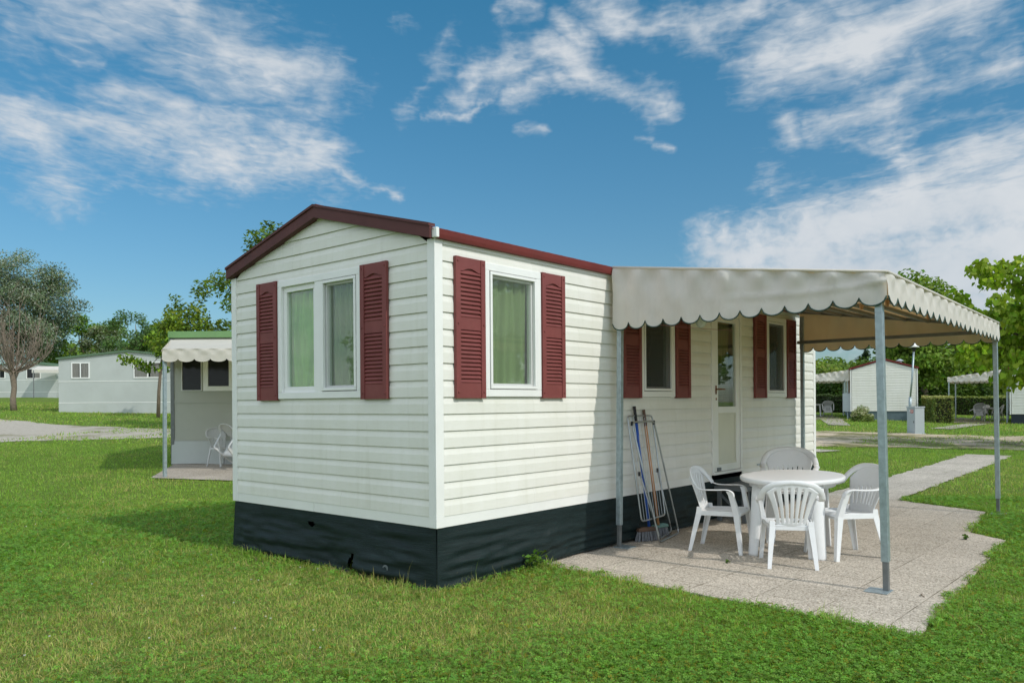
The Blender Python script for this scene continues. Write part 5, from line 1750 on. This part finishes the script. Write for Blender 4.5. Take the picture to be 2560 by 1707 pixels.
# ------------------------------------------------------------------ sky, sun, camera
wd = bpy.data.worlds.new('World'); SC.world = wd; wd.use_nodes = True
t = NT(wd.node_tree); bg = t.n['Background']
SUN_H = math.atan2(SUN_AZ[0], SUN_AZ[1])          # from +y, clockwise
sky = t.node('ShaderNodeTexSky', sky_type='NISHITA', sun_disc=False, sun_elevation=SUN_EL, sun_rotation=SUN_H, air_density=1.0, dust_density=.7, ozone_density=3.0, altitude=0)
dirv = t.node('ShaderNodeTexCoord').outputs['Generated']
dF = t.vmath('DOT_PRODUCT', dirv, (F2[0], F2[1], 0)); dR = t.vmath('DOT_PRODUCT', dirv, (R2[0], R2[1], 0))
dz = t.node('ShaderNodeSeparateXYZ', inp={0: dirv}).outputs[2]
az = t.math('ARCTAN2', dR, dF); el = t.math('ARCSINE', dz)
P0 = t.node('ShaderNodeCombineXYZ', inp={0: az, 1: el, 2: 0.0}).outputs[0]
wn = t.node('ShaderNodeTexNoise', inp={'Scale': 7.0, 'Detail': 5.0, 'Roughness': .6}); t.l.new(dirv, wn.inputs['Vector'])
warp = t.vmath('SCALE', t.vmath('SUBTRACT', wn.outputs['Color'], (.5, .5, .5)), scale=.16)
PW = t.vmath('ADD', P0, t.vmath('MULTIPLY', warp, (1, .7, 0)))
PWs = t.vmath('ADD', P0, t.vmath('MULTIPLY', warp, (.25, .18, 0)))


def azel(dx, dy):
    """display px (2352 wide) of the sky -> azimuth, elevation"""
    u, v = dx * 1.0884, dy * 1.0884
    a, b = (u - 1280) / 1984.6, (1007 - v) / 1984.6
    return math.atan(a), math.atan(b / math.sqrt(1 + a * a))


CL = [(120, 20, 500, 60, 115, .62, 0), (430, 60, 730, 160, 85, .95, 0), (340, 150, 690, 235, 70, .72, 0), (0, 255, 730, 375, 72, 1.0, 0), (270, 200, 430, 245, 34, 1.0, 1), (600, 330, 930, 435, 22, .95, 0),
      (120, 340, 165, 420, 62, .62, 1), (0, 40, 60, 60, 50, .7, 0), (500, 290, 770, 330, 50, .8, 0), (788, 124, 822, 134, 9, .6, 1), (1012, 40, 965, 225, 26, .46, 0), (100, 85, 210, 130, 22, .7, 0),
      (1080, 178, 1300, 165, 38, .9, 0), (1300, 165, 1490, 262, 42, 1.0, 0), (1180, 232, 1340, 225, 28, .72, 0), (1305, 85, 1330, 130, 32, .75, 0), (1020, 228, 1130, 240, 9, .55, 0), (1185, 297, 1255, 299, 7, .42, 1), (1460, 321, 1500, 328, 7, .62, 1), (1505, 338, 1550, 346, 7, .62, 1),
      (1390, 20, 1540, 70, 42, .95, 0), (1540, 72, 1790, -10, 44, 1.0, 0), (1830, 120, 2330, -70, 88, .98, 0), (1900, 295, 2352, 95, 50, 1.1, 0), (1822, 292, 1832, 325, 30, 1.05, 1), (1940, 330, 2360, 225, 30, .75, 0), (2200, 60, 2352, 20, 60, .8, 0),
      (1640, 585, 2400, 560, 62, 1.25, 1), (1880, 540, 2400, 440, 105, 1.35, 1), (2120, 410, 2400, 320, 60, 1.2, 1), (1850, 650, 2450, 640, 135, 1.6, 1), (1800, 430, 1900, 440, 34, .62, 0), (1170, 0, 1230, 20, 24, .6, 0), (880, 10, 930, 30, 12, .3, 0)]
fields = []
for (x0, y0, x1, y1, wpx, st, soft) in CL:
    a, b = azel(x0, y0), azel(x1, y1)
    ba = (b[0] - a[0], b[1] - a[1], 0); l2 = max(1e-6, ba[0] ** 2 + ba[1] ** 2)
    pa = t.vmath('SUBTRACT', PWs if soft else PW, (a[0], a[1], 0))
    hh = t.math('DIVIDE', t.vmath('DOT_PRODUCT', pa, ba), l2, clamp=True)
    dd = t.vmath('LENGTH', t.vmath('SUBTRACT', pa, t.vmath('SCALE', ba, scale=hh)))
    fields.append(t.math('MULTIPLY_ADD', dd, -st * 1984.6 / (wpx * 1.0884 * 1.55), st))
f0 = fields[0]
for f1 in fields[1:]: f0 = t.math('SMOOTH_MAX', f0, f1, .12)
f0 = t.math('MAXIMUM', f0, -1.5)
# wisps: noise on the cloud layer, drawn out along the wind (towards the horizon ahead)
iz = t.math('DIVIDE', 1.0, t.math('MAXIMUM', dz, .22))
q = t.node('ShaderNodeCombineXYZ', inp={0: t.math('MULTIPLY', t.math('MULTIPLY', dF, iz), .62), 1: t.math('MULTIPLY', t.math('MULTIPLY', dR, iz), 1.0), 2: t.math('MULTIPLY', dz, 7.0)}).outputs[0]
n1 = t.noise(3.2, 6, .52, q, .6); n2 = t.noise(9, 7, .56, dirv, .5); n3 = t.noise(17, 4, .5, q, .6)
nn = t.math('ADD', t.math('ADD', t.math('MULTIPLY', n1, .36), t.math('MULTIPLY', n2, .40)), t.math('MULTIPLY', n3, .24))
# unseen broken cloud overhead and behind the camera, added to lift ambient light
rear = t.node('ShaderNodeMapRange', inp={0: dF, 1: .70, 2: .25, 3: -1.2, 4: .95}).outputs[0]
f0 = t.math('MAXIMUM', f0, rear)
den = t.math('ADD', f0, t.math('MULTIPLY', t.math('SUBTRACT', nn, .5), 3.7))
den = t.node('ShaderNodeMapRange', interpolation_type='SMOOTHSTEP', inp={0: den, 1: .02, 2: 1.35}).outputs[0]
shade = t.ramp(t.math('ADD', t.math('MULTIPLY', n2, .6), t.math('MULTIPLY', n1, .4)), [(.36, (4.7, 5.2, 5.7)), (.60, (5.9, 6.15, 6.4))])
cloud = t.mix(den, (4.6, 5.2, 5.7), shade)
tint = t.mix(t.math('MULTIPLY', dz, 1.9, clamp=True), (.62, .715, .765), (.33, 1.0, 1.04))
skyc = t.mix(1.0, sky.outputs[0], tint, 'MULTIPLY')
rear_boost = t.node('ShaderNodeMapRange', inp={0: dF, 1: .65, 2: .0, 3: 1.0, 4: 1.95}).outputs[0]  # extra brightness on the unseen rear cloud to fill shaded walls
cloud = t.vmath('SCALE', cloud, scale=rear_boost)
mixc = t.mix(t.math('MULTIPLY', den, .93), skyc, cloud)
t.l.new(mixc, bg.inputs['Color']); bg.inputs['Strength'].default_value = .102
wd.cycles.sampling_method = 'MANUAL'; wd.cycles.sample_map_resolution = 512

sl = bpy.data.lights.new('sun', 'SUN'); sl.energy = 2.0; sl.angle = R(.53); sl.color = (1.0, .955, .88)
so = bpy.data.objects.new('sun', sl); COL.objects.link(so)
h = math.hypot(*SUN_AZ); sd = Vector((SUN_AZ[0] / h * math.cos(SUN_EL), SUN_AZ[1] / h * math.cos(SUN_EL), math.sin(SUN_EL)))
so.rotation_euler = (-sd).to_track_quat('-Z', 'Y').to_euler(); so.location = tuple(sd * 40)

cd = bpy.data.cameras.new('camera'); co = bpy.data.objects.new('camera', cd); COL.objects.link(co)
roll = math.atan(31 / 4015)
Fv = Vector((F2[0], F2[1], 0)); Rv = Vector((R2[0], R2[1], 0)); Uv = Vector((0, 0, 1))
rx = Rv * math.cos(roll) - Uv * math.sin(roll); ux = Uv * math.cos(roll) + Rv * math.sin(roll)
mw = Matrix(((rx.x, ux.x, -Fv.x, CAM[0]), (rx.y, ux.y, -Fv.y, CAM[1]), (rx.z, ux.z, -Fv.z, CAM[2]), (0, 0, 0, 1)))
co.matrix_world = mw
cd.sensor_width = 36; cd.lens = 1984.6 / 2560 * 36; cd.shift_y = (1007.2 - 853.5) / 2560; cd.shift_x = 0
cd.clip_start = .05; cd.clip_end = 3000
SC.camera = co

SC.view_settings.view_transform = 'Standard'; SC.view_settings.look = 'None'
SC.view_settings.exposure = 0.22; SC.view_settings.gamma = 1.0
SC.cycles.max_bounces = 8; SC.cycles.transparent_max_bounces = 12
SC.cycles.diffuse_bounces = 4; SC.cycles.glossy_bounces = 3; SC.cycles.transmission_bounces = 4
